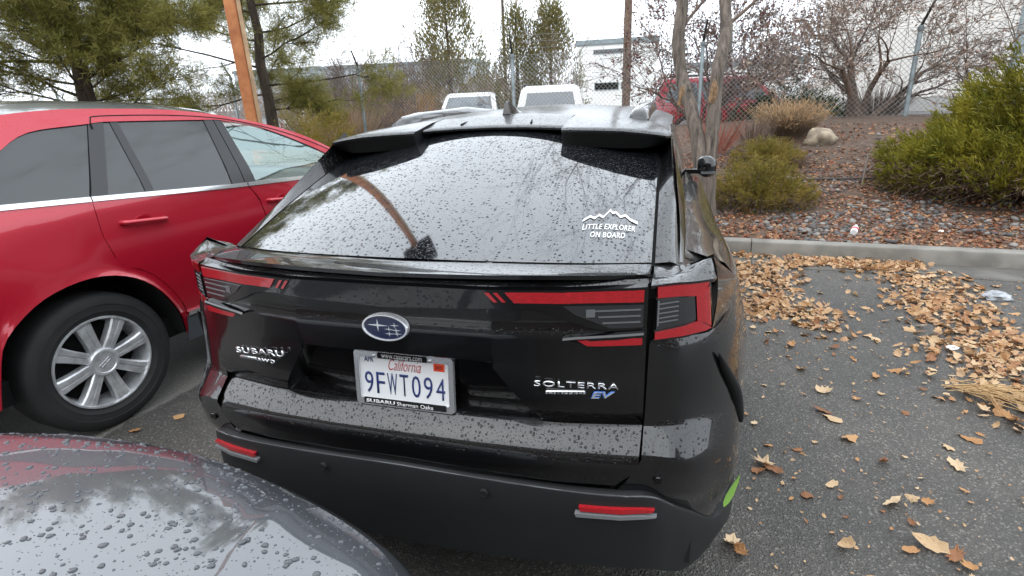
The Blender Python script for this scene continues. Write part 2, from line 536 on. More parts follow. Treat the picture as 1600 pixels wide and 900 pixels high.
# --- roof
def roof_zc(y):
    return float(np.interp(y, [.9, 1.0, 1.2, 1.6, 2.2, 2.8, 3.1], [1.560, 1.572, 1.590, 1.607, 1.613, 1.585, 1.54]))
def roof_pt(x, y):
    ax = abs(x)
    return (x, y, roof_zc(y) - float(np.interp(ax, [0, .15, .3, .5, .62, .70, .73], [0, .003, .011, .028, .046, .072, .09])))
xs = [0, .1, .2, .3, .4, .5, .56, .62, .66, .70, .725]
m = MB(); m.grid([sym([roof_pt(x, y) for x in xs]) for y in (1.22, 1.3, 1.4, 1.6, 1.9, 2.2, 2.5, 2.8, 3.1)], flip=False)
m.build("roof", M_roofp, suv, smooth=60)

# --- roof spoiler: centre bridge and two wings that hang over the glass
def spoiler_piece(name, stations):
    m = MB(); rows = []
    for x, ye, ze, thick, yb in stations:
        f = roof_pt(x, 1.25); ym = (1.25 + ye + .045) / 2
        rows.append([(x, 1.25, f[2] + .004), (x, ym, (f[2] + .006) * .55 + (ze + .007) * .45 + .003), (x, ye + .045, ze + .007), (x, ye + .012, ze + .003), (x, ye, ze - .004), (x, ye + .004, ze - .012),
                     (x, yb, ze - thick), (x, yb + .04, ze - thick - .003), (x, 1.22, ze - thick + .012)])
    m.grid([r[:6] for r in rows], flip=True)
    top_ = m.build(name, M_roofp, suv, smooth=38)
    m = MB(); m.grid([r[5:] for r in rows], flip=True)
    m.add(rows[0], [tuple(range(9))]); m.add(rows[-1], [tuple(range(8, -1, -1))])
    m.build("spoiler_underside", M_soft, top_, smooth=38)
    return top_
spoiler_piece("roof_spoiler", [(x, 1.005 - .025 * (abs(x) / .31) ** 2, 1.554 - .009 * (abs(x) / .31) ** 2, .013, 1.015) for x in (-.312, -.25, -.15, 0, .15, .25, .312)])
wing = [(.317, .905, 1.543, .060, .925), (.325, .897, 1.543, .070, .922), (.38, .882, 1.542, .066, .915), (.45, .874, 1.540, .07, .91), (.55, .870, 1.535, .07, .905), (.63, .873, 1.526, .062, .91), (.69, .880, 1.517, .045, .93), (.715, .892, 1.512, .03, .94), (.733, .93, 1.509, .02, .97), (.737, 1.0, 1.512, .02, 1.03)]
spoiler_piece("roof_spoiler_wing", wing)
spoiler_piece("roof_spoiler_wing", [(-a, b, c, d, e) for a, b, c, d, e in wing[::-1]])
for sx in (-.158, .158):
    m = MB(); m.tube([(sx, 1.055, 1.5615), (sx - .012 * (1 if sx > 0 else -1), 1.13, 1.574)], [.006, .003], 5)
    m.build("spoiler_groove", M_gap, suv)

# --- shark fin antenna and roof rails
m = MB()
prof = [(0, 0), (.055, .012), (.11, .035), (.15, .058), (.175, .062), (.19, .05), (.20, 0)]
rr_ = []
for w_ in (-1, -.75, 0, .75, 1):
    rr_.append([(w_ * .026 * (1.0 if k in (0,) else (1 - .72 * p[1] / .062)), 1.42 - p[0], roof_zc(1.42 - p[0]) - .002 + p[1] * (1 if abs(w_) < 1 else 0)) for k, p in enumerate(prof)])
m.grid(rr_, flip=True)
m.build("antenna_fin", M_blk_smooth, suv, smooth=50)
for sgn in (1, -1):
    m = MB(); rows = []
    for y, h in ((1.30, -.008), (1.33, .026), (1.38, .040), (1.55, .046), (2.2, .048), (2.7, .04), (2.9, .02), (2.98, -.01)):
        xc = .585 if y < 2.5 else .57
        z0 = roof_pt(xc, y)[2]
        rows.append([(sgn * (xc + dx), y, z0 + h * hh) for dx, hh in ((-.045, -.3), (-.036, .75), (-.02, 1), (.02, 1), (.036, .7), (.045, -.3))])
    m.grid(rows, flip=(sgn > 0)); m.build("roof_rail", M_blk_smooth, suv, smooth=50)

# --- rear pillars, side glass, body sides
def belt(y):
    return (float(np.interp(y, [.25, .5, 1, 2, 3.3], [.775, .795, .81, .82, .82])), float(np.interp(y, [.25, .5, 1, 2, 3.3], [1.195, 1.185, 1.165, 1.13, 1.09])))
def shoulder(y):
    return (float(np.interp(y, [.25, .35, .5, .75, 1.0, 1.7, 2.8, 3.4, 3.9, 4.2, 4.4, 4.55], [.862, .91, .962, .990, .992, .965, .955, .965, .955, .90, .80, .60])),
            float(np.interp(y, [.25, .35, .5, .75, 1.0, 1.7, 2.8, 3.4, 3.9, 4.55], [1.235, 1.18, 1.095, 1.045, 1.035, 1.02, .99, .97, .94, .85])))
def body_bottom(y):
    z = .31
    for yc in (.95, 3.78):
        d = abs(y - yc)
        if d < .43: z = max(z, .36 + math.sqrt(.43 ** 2 - d * d))
    return z
ys_side = sorted(set([.5, .6, .7, 1.2, 1.5, 1.8, 2.2, 2.6, 3.0, 3.2, 4.35, 4.45, 4.55] + [.95 + .43 * math.cos(a) for a in np.linspace(0, math.pi, 13)] + [3.78 + .43 * math.cos(a) for a in np.linspace(0, math.pi, 13)]))
for sgn in (1, -1):
    rows = []
    for y in ys_side:
        bx, bz = belt(min(y, 3.3)); sx, sz = shoulder(y); zb = body_bottom(y)
        if y > 3.3: bx, bz = sx - .12, sz + .04
        wide = sx + .028
        col = [(bx, bz), (bx + (sx - bx) * .75, bz + (sz - bz) * .45), (sx, sz)]
        for t in (.12, .35, .6, .85, 1.0):
            z = sz + (zb - sz) * t
            x = sx + .03 * math.sin(min(1, t * 1.15) * math.pi * .75) 
            if y > 4.2: x = sx + .01
            col.append((x, z))
        col.append((col[-1][0] - .04, zb + .005))
        rows.append([(sgn * x, y, z) for x, z in col])
    m = MB(); m.grid(rows, flip=(sgn < 0)); m.build("body_side", M_blk_side, suv, smooth=40)
    # plastic arch trims
    for yc in (.95, 3.78):
        a_ = np.linspace(.0, math.pi, 25)
        o_ = []; i_ = []
        for a in a_:
            y, z = yc + .49 * math.cos(a), .36 + .49 * math.sin(a)
            x = shoulder(y)[0] + (.042 if y < 4.1 else .02)
            o_.append((sgn * x, y, z)); i_.append((sgn * (x + .004), yc + .42 * math.cos(a), .36 + .42 * math.sin(a)))
        m = MB(); m.slab(o_, i_, (-sgn * .05, 0, 0)); m.build("wheel_arch_trim", M_clad, suv)
    # D-pillar panel beside the rear glass
    rows = []
    for t in np.linspace(0, 1, 9):
        gp = glass_pt(.704, t * .80)
        inner = Vector((gp.x + .010, gp.y, gp.z - .002))
        y_o = .30 + .72 * t
        outer = Vector((.776 - .05 * t, y_o, 1.192 + (1.545 - 1.192) * t))
        mid = (inner + outer) / 2 + Vector((.010, 0, .006))
        z_side = outer + Vector((.012, .05, -.012))
        rows.append([(sgn * p.x, p.y, p.z) for p in (inner, mid, outer, z_side)])
    m = MB(); m.grid(rows, flip=(sgn > 0)); m.build("rear_pillar", M_blk, suv, smooth=60)
    # greenhouse side: painted quarter, then glass
    def gh(y0, y1, name, mat, n=10, ztop=1.0, off=0.0):
        rows = []
        for y in np.linspace(y0, y1, n):
            bx, bz = belt(y)
            f = min(1.0, max(0.0, (y - .34) / .68))
            tx, tz = .732, 1.192 + (1.535 - 1.192) * f
            if y >= 1.02: tx, tz = .725 - .01 * (y - 1.0), roof_pt(.725, min(y, 3.05))[2]
            if y > 2.6: f2 = (y - 2.6) / .75; tz = tz + (bz - tz) * f2 ** 1.3; tx = tx + (bx - tx) * f2
            tx = bx + (tx - bx) * (tz - bz) / max(.05, (1.52 - bz)) if y < 1.02 else tx
            rows.append([(sgn * (bx + (tx - bx) * t + .012 * math.sin(t * math.pi) + off), y, bz + (tz - bz) * t) for t in (0, .25, .5, .75, 1.0)])
        m = MB(); m.grid(rows, flip=(sgn < 0)); return m.build(name, mat, suv, smooth=60)
    gh(.32, 1.25, "quarter_pillar", M_blk_side)
    gh(1.262, 2.02, "side_window", M_sglass)
    gh(2.055, 3.3, "side_window", M_sglass)
    gh(2.02, 2.055, "door_pillar", M_blk_smooth, 3)

# --- windscreen, bonnet, nose
ws_t = [(0, 3.08, 1.545), (.3, 3.07, 1.535), (.55, 3.05, 1.50), (.69, 3.02, 1.46)]
ws_b = [(0, 3.85, 1.06), (.4, 3.80, 1.06), (.7, 3.6, 1.06), (.80, 3.35, 1.08)]
m = MB(); m.grid([sym(cat(ws_t, 5)), sym(cat(ws_b, 5))]); m.build("windscreen", M_sglass, suv, smooth=60)
bon = [[(0, 3.80, 1.065), (.45, 3.74, 1.06), (.72, 3.5, 1.055), (.84, 3.3, 1.03)], [(0, 4.2, 1.02), (.45, 4.15, 1.01), (.75, 4.05, .99), (.86, 3.9, .975)],
       [(0, 4.55, .93), (.4, 4.5, .92), (.65, 4.4, .91), (.80, 4.3, .90)], [(0, 4.66, .75), (.4, 4.62, .75), (.65, 4.52, .75), (.80, 4.42, .75)], [(0, 4.66, .30), (.4, 4.62, .30), (.65, 4.52, .31), (.80, 4.42, .33)]]
m = MB(); m.grid([sym(cat(r, 5)) for r in bon]); m.build("bonnet", M_blk, suv, smooth=45)
m = MB(); m.box((-.86, .10, .30), (.86, 4.3, .40)); m.box((-.68, .12, .40), (.68, 4.0, .98)); m.build("underbody", M_under, suv, smooth=None)

# --- mirrors
for sgn in (1, -1):
    m = MB(); rows = []
    for t in np.linspace(0, 1, 7):
        s_ = math.sin(math.pi * (0.12 + .76 * t)) ** .5
        rows.append([(sgn * (.905 + .13 * t), 3.02 - .05 * math.cos(a) * s_ - .02 * math.sin(t * math.pi), 1.135 + .078 * math.sin(a) * s_ - .01 * t) for a in np.linspace(0, 2 * math.pi, 17)[:-1]])
    m.grid(rows, closed=True, flip=(sgn > 0))
    m.f.append(tuple(range(16))); m.f.append(tuple(m.n - 1 - i for i in range(16)))
    mir = m.build("door_mirror", M_blk_smooth, suv, smooth=50)
    m = MB(); m.box((.93, 2.945, 1.085), (1.028, 2.975, 1.10)) if sgn > 0 else m.box((-1.028, 2.945, 1.085), (-.93, 2.975, 1.10))
    m.build("indicator", M_refl, mir, smooth=None)
    m = MB(); m.box((min(sgn * .82, sgn * .93), 3.0, 1.08), (max(sgn * .82, sgn * .93), 3.06, 1.11)); m.build("mirror_arm", M_blk_smooth, mir, smooth=None)

# --- wheels
def wheel(parent, cx, cy, r, w, sgn, rim_r, spokes, mat_rim, cap=True):
    """tyre, rim, spokes; sgn=+1 outer face towards +x"""
    M = Matrix.Translation((cx, cy, r)) @ Matrix.Rotation(sgn * math.pi / 2, 4, 'Y')
    e = empty("wheel"); e.parent = parent
    m = MB()
    m.lathe([(rim_r, -w * .85), (r * .93, -w), (r * .985, -w * .93), (r, -w * .8), (r, -w * .2), (r * .985, -w * .07), (r * .95, -.003), (r * .88, .007), (r * .84, .0085), (r * .835, .0055), (r * .80, .0065), (rim_r * 1.16, .004), (rim_r * 1.12, .0055), (rim_r * 1.10, .001), (rim_r * 1.05, -.006), (rim_r * 1.0, -.014)], 56, M, closed=True)
    m.build("tyre", M_tyre, e, smooth=40)
    m = MB()
    m.lathe([(rim_r * 1.01, -.010), (rim_r * 1.0, -.004), (rim_r * .965, -.003), (rim_r * .945, -.014), (rim_r * .90, -.06), (rim_r * .86, -.14)], 56, M, closed=True)
    m.build("rim", mat_rim, e, smooth=40)
    m = MB(); m.lathe([(rim_r * .9, -.13), (.02, -.125)], 40, M); m.build("brake_disc", M_gap, e, smooth=None)
    for k in range(spokes):
        Mk = M @ Matrix.Rotation(2 * math.pi * (k + .25) / spokes, 4, 'Z')
        m = MB(); rows = []
        for rr, hw, zz in ((rim_r * .22, .030, -.020), (rim_r * .5, .031, -.012), (rim_r * .75, .035, -.010), (rim_r * .955, .042, -.014)):
            rows.append([Mk @ Vector((rr, y_, z_)) for y_, z_ in ((-hw, zz - .05), (-hw, zz - .008), (-hw * .8, zz), (-hw * .16, zz + .001), (-hw * .08, zz - .005), (hw * .08, zz - .005), (hw * .16, zz + .001), (hw * .8, zz), (hw, zz - .008), (hw, zz - .05))])
        m.grid(rows); m.build("spoke", mat_rim, e, smooth=30)
    m = MB(); m.lathe([(.072, -.06), (.078, -.012), (.072, -.004), (.060, -.003), (.056, -.008), (.01, -.007)], 32, M); hub = m.build("hub_cap", mat_rim, e, smooth=30)
    return e, M, hub
M_rim_dark = plain("dark_alloy", (0.05, 0.05, 0.055), rough=0.35, metallic=0.9)
for cy in (.95, 3.78):
    for sgn in (1, -1):
        wheel(suv, sgn * .985, cy, .365, .225, sgn, .25, 5, M_rim_dark)

# --- tail lamps.  every lens piece lies on the curved rear plane yl(x)
def strip(top, bot, name, mat, parent, push=0.0, depth=.03, sgn=1, n=10, smooth=40):
    a = resample(top, n); b = resample(bot, n)
    A = [(sgn * p[0], yl(p[0]) - push, p[1]) for p in a]; B = [(sgn * p[0], yl(p[0]) - push, p[1]) for p in b]
    m = MB()
    if sgn > 0: m.slab(A, B, (0, depth, 0))
    else: m.slab(A[::-1], B[::-1], (0, depth, 0))
    return m.build(name, mat, parent, smooth=smooth)

# light bar garnish across the gate
gtop = [(x, 1.202) for x in np.linspace(-.704, .704, 41)]
def glow(x):
    return float(np.interp(abs(x), [0, .228, .35, .416, .46, .498, .582, .64, .704], [1.135, 1.143, 1.15, 1.147, 1.135, 1.118, 1.088, 1.076, 1.068]))
A = [(x, yl(x) - .006, z) for x, z in gtop]; A0 = [(x, yl(x) + .012, z + .004) for x, z in gtop]
Bm = [(x, yl(x) - .008, glow(x) + .004) for x, _ in gtop]; B = [(x, yl(x) - .002, glow(x)) for x, _ in gtop]; B2 = [(x, yl(x) + .015, glow(x) - .001) for x, _ in gtop]
m = MB(); m.grid([A0, A, Bm, B, B2], flip=True); m.build("light_bar", M_blk_smooth, suv, smooth=40)

for sgn in (1, -1):
    lamp = empty("tail_lamp", (0, 0, 0)); lamp.parent = suv
    strip([(.352, 1.196), (.53, 1.196), (.697, 1.194)], [(.375, 1.168), (.53, 1.167), (.697, 1.163)], "red_light_strip", M_red_lens, lamp, .0095, .02, sgn, 16)
    for x0 in (.300, .322):
        strip([(x0, 1.195), (x0 + .010, 1.195)], [(x0 + .022, 1.170), (x0 + .031, 1.170)], "red_slash", M_red_lens, lamp, .0095, .02, sgn, 3)
    strip([(.500, 1.160), (.60, 1.158), (.697, 1.156)], [(.530, 1.135), (.617, 1.094), (.697, 1.094)], "clear_lens", M_smoke, lamp, .0098, .02, sgn, 12)
    for z0 in (1.142, 1.125, 1.108):
        strip([(.575 + (1.142 - z0) * .6, z0 + .004), (.69, z0 + .004)], [(.578 + (1.142 - z0) * .6, z0), (.69, z0)], "lens_rib", M_refl, lamp, .0112, .01, sgn, 4)
    strip([(.556, 1.149), (.578, 1.149)], [(.556, 1.128), (.578, 1.128)], "reversing_bulb", M_refl, lamp, .0115, .01, sgn, 3)
    # lower arm fin
    m = MB(); rows = []
    for x, zt, zb in ((.500, 1.077, 1.073), (.53, 1.079, 1.058), (.57, 1.080, 1.045), (.63, 1.081, 1.043), (.700, 1.083, 1.042)):
        y = yl(x)
        rows.append([(sgn * x, y + .02, zt + .002), (sgn * x, y - .022, zt), (sgn * x, y - .026, zt - .005), (sgn * x, y - .012, zb), (sgn * x, y + .02, zb - .002)])
    m.grid(rows, flip=(sgn > 0)); m.build("lamp_fin", M_blk_smooth, lamp, smooth=35)
    strip([(.537, 1.068), (.60, 1.070), (.697, 1.072)], [(.560, 1.052), (.60, 1.050), (.697, 1.049)], "red_light_strip", M_red_lens, lamp, .0215, .01, sgn, 8)
    # outer unit on the body corner
    strip([(.725, 1.201), (.79, 1.197), (.862, 1.189)], [(.723, 1.045), (.80, 1.041), (.878, 1.037)], "lamp_housing", M_blk_smooth, lamp, .0, .05, sgn, 12)
    strip([(.729, 1.197), (.79, 1.194), (.858, 1.186)], [(.730, 1.168), (.79, 1.164), (.848, 1.150)], "red_light_strip", M_red_lens, lamp, .006, .02, sgn, 12)
    strip([(.826, 1.161), (.840, 1.158), (.860, 1.176)], [(.834, 1.082), (.855, 1.072), (.874, 1.052)], "red_light_strip", M_red_lens, lamp, .0066, .02, sgn, 8)
    strip([(.727, 1.072), (.79, 1.075), (.850, 1.083)], [(.727, 1.052), (.80, 1.049), (.874, 1.046)], "red_light_strip", M_red_lens, lamp, .0062, .02, sgn, 12)
    strip([(.729, 1.162), (.822, 1.158)], [(.729, 1.078), (.830, 1.086)], "clear_lens", M_smoke, lamp, .0052, .02, sgn, 8)
    for z0 in (1.149, 1.136, 1.123, 1.110, 1.098):
        strip([(.733, z0 + .003), (.782, z0 + .003)], [(.733, z0), (.784, z0)], "lens_rib", M_refl, lamp, .0068, .006, sgn, 4)
    strip([(.731, 1.160), (.735, 1.160)], [(.731, 1.090), (.735, 1.090)], "lens_rib", M_refl, lamp, .0066, .006, sgn, 3)
    # body-coloured fin above the outer unit
    U = [(.713, .138, 1.205), (.761, .182, 1.203), (.80, .215, 1.207), (.83, .236, 1.220), (.858, .25, 1.228), (.872, .262, 1.224)]
    Lw = [(.713, .060, 1.204), (.761, .090, 1.204), (.80, .115, 1.201), (.83, .140, 1.197), (.862, .172, 1.193), (.878, .20, 1.187)]
    Ls = [(x, y + .004, z - .010) for x, y, z in Lw]
    In = [(x - .03, y + .05, z - .035) for x, y, z in U]
    Pb = [(.713, .262, 1.204), (.740, .28, 1.200), (.765, .295, 1.193), (.79, .31, 1.190), (.83, .325, 1.198), (.862, .30, 1.212)]
    Pm = [((a[0] + b_[0]) / 2, (a[1] + b_[1]) / 2, (a[2] + b_[2]) / 2 - .006) for a, b_ in zip(U, Pb)]
    rows = [cat([(sgn * x, y, z) for x, y, z in r], 5) for r in (Ls, Lw, [tuple((np.array(a) + np.array(b_)) / 2 + np.array((0, 0, .004))) for a, b_ in zip(Lw, U)], U, Pm, Pb)]
    m = MB(); m.grid(rows, flip=(sgn < 0)); m.build("lamp_wing", M_blk, suv, smooth=40)
    # shoulder filler from the fin to the quarter
    rows = [cat([(sgn * x, y, z) for x, y, z in r], 5) for r in (
        [(.870, .260, 1.238), (.897, .33, 1.19), (.93, .42, 1.13), (.962, .5, 1.098)],
        [(.80, .30, 1.19), (.83, .38, 1.17), (.86, .45, 1.14), (.89, .52, 1.13)],
        [(.765, .28, 1.195), (.785, .36, 1.19), (.79, .43, 1.19), (.795, .52, 1.187)])]
    m = MB(); m.grid(rows, flip=(sgn > 0)); m.build("quarter_shoulder", M_blk_side, suv, smooth=50)
    # quarter skin between the lamp's outer edge and the flank
    rows = [cat([(sgn * x, y, z) for x, y, z in r], 4) for r in (
        [(.868, .266, 1.236), (.880, .205, 1.19), (.884, .207, 1.11), (.876, .190, 1.038)],
        [(.898, .335, 1.187), (.921, .33, 1.15), (.931, .32, 1.10), (.926, .31, 1.058)],
        [(.962, .50, 1.100), (.966, .50, 1.095), (.967, .50, 1.088), (.969, .50, 1.082)])]
    m = MB(); m.grid(rows, flip=(sgn > 0)); m.build("quarter_skin", M_blk_side, suv, smooth=60)
    # corner panel: from the shut line round to the rear wheel
    zr = [[(.718, .078, 1.052), (.80, .125, 1.044), (.876, .19, 1.04), (.925, .31, 1.06), (.966, .50, 1.085)],
          [(.714, .072, 1.03), (.80, .112, 1.02), (.89, .19, 1.01), (.95, .32, 1.005), (.99, .50, 1.00)],
          [(.712, .066, .92), (.81, .108, .91), (.90, .19, .905), (.965, .31, .90), (1.008, .50, .90)],
          [(.710, .066, .81), (.81, .102, .805), (.905, .18, .80), (.975, .30, .80), (1.015, .50, .80)],
          [(.709, .063, .790), (.81, .092, .784), (.905, .165, .778), (.978, .29, .77), (1.018, .50, .76)],
          [(.709, .003, .738), (.82, .035, .726), (.915, .145, .718), (.984, .28, .71), (1.018, .50, .70)],
          [(.709, -.002, .725), (.83, .035, .71), (.92, .14, .70), (.985, .27, .69), (1.018, .50, .68)],
          [(.668, -.005, .645), (.83, .05, .60), (.93, .155, .55), (.985, .27, .53), (1.015, .50, .55)],
          [(.64, -.006, .612), (.76, .03, .585), (.84, .105, .505), (.935, .215, .41), (1.0, .48, .45)]]
    rows = [cat([(sgn * x, y, z) for x, y, z in r], 5) for r in zr]
    m = MB(); m.grid(rows, flip=(sgn > 0)); m.build("bumper_corner", M_blk_side if False else M_blk, suv, smooth=32)
    # dark air slot cut down the corner
    a = cat([(.895, .185, .975), (.925, .225, .90), (.957, .268, .82), (.975, .29, .74), (.985, .30, .70)], 5)
    m = MB(); m.tube([(sgn * (x + .004), y - .006, z) for x, y, z in a], [.003 + .014 * math.sin(math.pi * min(1, k / (len(a) - 1) * .92)) ** .8 for k in range(len(a))], 8)
    m.build("corner_slot", M_gap, suv, smooth=60)

# --- lower bumper in grained plastic
T = [(0, -.056, .630), (.3, -.050, .622), (.53, -.036, .614), (.66, -.020, .611), (.743, .004, .604), (.80, .055, .545), (.85, .108, .49), (.925, .205, .40), (.965, .28, .385), (.995, .40, .40), (1.01, .52, .45)]
rowsT = [[(x * .985, y + .020, z + .004) for x, y, z in T], [(x, y - .003, z + .003) for x, y, z in T], [(x, y - .0075, z + .0005) for x, y, z in T], [(x, y - .009, z - .006) for x, y, z in T]]
Mid = [(0, -.066, .50), (.3, -.060, .495), (.53, -.046, .49), (.66, -.026, .485), (.75, .004, .47), (.82, .06, .43), (.88, .12, .39), (.945, .21, .345), (.985, .29, .335), (1.005, .40, .35), (1.018, .52, .40)]
Bot = [(0, -.050, .325), (.3, -.045, .335), (.53, -.034, .350), (.66, -.018, .352), (.75, .015, .335), (.80, .06, .295), (.845, .11, .262), (.90, .19, .25), (.945, .28, .25), (.98, .40, .26), (1.0, .52, .30)]
Bin = [(x - .02 - .10 * smst(.6, .95, x), y + .10 * smst(.95, .6, x), z + .012) for x, y, z in Bot]
m = MB(); m.grid([sym(cat(r, 5)) for r in rowsT + [Mid, Bot, Bin]], flip=True)
bump = m.build("lower_bumper", M_clad, suv, smooth=30)
m = MB(); m.tube([(x, y - .0055, z + .0028) for x, y, z in sym(cat(T[:6], 6))], .0032, 6); m.build("bumper_edge_highlight", plain("edge_highlight_satin", (.06, .062, .065), .22), bump, smooth=60)  # paler satin bead added to draw the sky highlight along the ledge
for sx in (-.17, .17):
    m = MB(); m.bbox((sx - .045, -.03, .300), (sx + .045, .05, .345), .008); m.build("bumper_tab", M_clad, bump)
def clad_y(x):
    return float(np.interp(abs(x), [0, .3, .53, .66, .75, .8], [-.072, -.066, -.052, -.036, -.008, .04]))
for sgn in (1, -1):
    for nm, mat, zt, zb, push, x0, x1 in (("reflector_ledge", plain("grey_ledge", (.16, .165, .17), .45), .560, .548, .010, .535, .757), ("red_reflector", M_red_lens, .580, .565, .006, .546, .750)):
        tops = [(sgn * x, clad_y(x) - push, zt - .012 * max(0, (x - .70) / .06) ** 2 * (1 if nm[0] == 'r' else 0)) for x in np.linspace(x0, x1, 8)]
        bots = [(sgn * x, clad_y(x) - push, zb) for x in np.linspace(x0 + .004, x1 - .004, 8)]
        m = MB(); m.slab(tops, bots, (0, .03, 0)) if sgn > 0 else m.slab(tops[::-1], bots[::-1], (0, .03, 0))
        m.build(nm, mat, bump, smooth=40)
for x, z, surf in ((.27, .585, 1), (-.27, .585, 1), (.755, .655, 0), (-.755, .655, 0)):
    y = clad_y(x) if surf else .012
    m = MB(); m.lathe([(.013, -.004), (.013, .0035), (.011, .005), (.0108, .004), (.002, .004)], 20, Matrix.Translation((x, y, z)) @ Matrix.Rotation(math.pi / 2, 4, 'X'))
    m.build("parking_sensor", M_clad if surf else M_blk_smooth, suv, smooth=40)

# --- badges and lettering
def frame(P1, P2, out=.004, up=(0, 0, 1)):
    P1, P2 = Vector(P1), Vector(P2)
    x = (P2 - P1).normalized(); u = Vector(up); y = u.cross(x).normalized(); z = x.cross(y)
    c = (P1 + P2) / 2 - y * out
    return Matrix(((x.x, y.x, z.x, c.x), (x.y, y.y, z.y, c.y), (x.z, y.z, z.z, c.z), (0, 0, 0, 1))), (P2 - P1).length
Mx, w_ = frame((.417, -.008, .938), (.638, .045, .923), .012)
text_part("SOLTERRA", "name_badge", M_chrome, suv, w_, .0175, Mx, .004, bold=.004, spacing=1.15)
Mx, w_ = frame((.447, -.004, .909), (.552, .02, .907), .011)
m = MB(); m.bbox((-w_ / 2, -.002, -.0055), (w_ / 2, .006, .0055), .002, Mx); tb = m.build("trim_badge", M_chrome, suv)
text_part("LIMITED", "badge_text", M_gap, tb, w_ * .9, .0072, Mx @ Matrix.Translation((0, -.0022, 0)), .0006, bold=.006, spacing=1.2)
Mx, w_ = frame((.565, .023, .900), (.627, .041, .897), .011)
M_blue = plain("blue_enamel", (.05, .16, .5), .3)
text_part("EV", "electric_badge", M_blue, suv, w_ * 1.02, .0215, Mx @ Matrix.Translation((0, .001, 0)), .003, bold=.05, shear=.25)
text_part("EV", "electric_badge", M_chrome, suv, w_ * .94, .0185, Mx, .0035, bold=.0, shear=.25)
Mx, w_ = frame((-.594, .031, .925), (-.368, -.016, .953), .012)
text_part("SUBARU", "name_badge", M_chrome, suv, w_, .021, Mx, .004, bold=.012, spacing=1.1)
Mx, w_ = frame((-.585, .029, .900), (-.414, -.009, .917), .011)
m = MB(); m.bbox((-w_ / 2, -.002, -.005), (-w_ * .02, .006, .005), .002, Mx); tb = m.build("trim_badge", M_chrome, suv)
text_part("SYMMETRICAL", "badge_text", M_gap, tb, w_ * .43, .005, Mx @ Matrix.Translation((-w_ * .26, -.0022, 0)), .0006)
text_part("AWD", "drive_badge", M_chrome, suv, w_ * .5, .0125, Mx @ Matrix.Translation((w_ * .25, 0, 0)), .0035, bold=.012, spacing=1.1)

# oval emblem with six stars
em = Matrix.Translation((0, -.040, 1.076)) @ Matrix.Rotation(math.pi / 2, 4, 'X') @ Matrix.Diagonal((.073, .0405, .010, 1))
M_navy = paint("navy_enamel", (.003, .008, .045), rough=.3, coat=.4)
m = MB(); m.lathe([(1.0, -1.2), (1.0, .25), (.96, .7), (.90, .7), (.87, .3), (.87, -1.2)], 48, em); emb = m.build("emblem", M_chrome, suv, smooth=40)
m = MB(); m.lathe([(.875, -1.2), (.875, .22), (.02, .32)], 48, em); m.build("emblem_field", M_navy, emb, smooth=60)
def star(cx, cz, a, b_, parent):
    pts = []
    for k in range(8):
        an = math.pi / 4 * k
        r_ = (a if k % 4 == 0 else b_) if k % 2 == 0 else min(a, b_) * .18
        pts.append((cx + r_ * math.cos(an), cz + r_ * math.sin(an)))
    m = MB(); m.prism(pts, .0022, Matrix.Translation((0, -.0412, 1.076)) @ Matrix.Rotation(math.pi / 2, 4, 'X')); m.build("emblem_star", M_chrome, parent, smooth=None)
star(-.022, .006, .034, .020, emb)
for cx, cz in ((.012, -.004), (.012, -.018), (.030, .0085), (.034, -.006), (.036, -.0165)):
    star(cx, cz, .015, .010, emb)

# licence plate in a dealer frame
plm = Matrix.Translation((0, .030, .872)) @ Matrix.Rotation(R(-6), 4, 'X')
PW, PH = .160, .0865
def rrect(w, h, r_, n=4):
    out = []
    for cx, cy, a0 in ((w - r_, h - r_, 0), (-w + r_, h - r_, 90), (-w + r_, -h + r_, 180), (w - r_, -h + r_, 270)):
        for k in range(n + 1):
            a = R(a0 + 90 * k / n); out.append((cx + r_ * math.cos(a), cy + r_ * math.sin(a)))
    return out
toXZ = Matrix.Rotation(math.pi / 2, 4, 'X')
M_plate = plain("plate_white", (.82, .83, .84), .4)
plate = MB().prism(rrect(PW - .004, PH - .004, .01), .002, plm @ toXZ).build("license_plate", M_plate, suv, smooth=None)
fo, fi = rrect(PW + .006, PH + .005, .014), rrect(PW - .012, PH - .018, .006)
m = MB()
A = [plm @ Vector((p[0], -.001, p[1])) for p in fo]; B = [plm @ Vector((p[0] * .985, -.009, p[1] * .985)) for p in fo]
Cc = [plm @ Vector((p[0], -.009, p[1])) for p in fi]; D = [plm @ Vector((p[0], -.003, p[1])) for p in fi]
m.grid([A, B, Cc, D], closed=True); pfr = m.build("plate_frame", M_chrome, plate, smooth=30)
for x0, x1, z0, z1 in ((-.082, .082, .0665, .0845), (-.138, .138, -.0845, -.0655)):
    m = MB(); m.bbox((x0, -.0115, z0), (x1, -.006, z1), .0015, plm); bar = m.build("frame_banner", M_gap, plate, smooth=None)
M_ink = plain("plate_ink_navy", (.02, .035, .16), .45); M_script = plain("plate_script_red", (.55, .03, .04), .45)
t3 = lambda x, y, z: plm @ Matrix.Translation((x, y, z))
for i, ch in enumerate("9FWT094"):
    text_part(ch, "plate_character", M_ink, plate, .0285 if ch != 'W' else .033, .070, t3(-.1195 + i * .0398, -.0025, -.0165), .0012, bold=-.004)
text_part("California", "plate_script", M_script, plate, .108, .036, t3(.004, -.0025, .047), .0008, shear=.45, bold=-.01)
text_part("APR", "plate_month", M_ink, plate, .032, .0175, t3(-.116, -.0025, .0585), .0008, bold=.01)
m = MB(); m.bbox((.0995, -.0036, .040), (.1345, -.0024, .064), .0004, plm); stk = m.build("plate_sticker", plain("sticker_orange_red", (.78, .07, .03), .5), plate, smooth=None)
text_part("2025", "sticker_year", M_gap, stk, .024, .010, t3(.117, -.0038, .052), .0004)
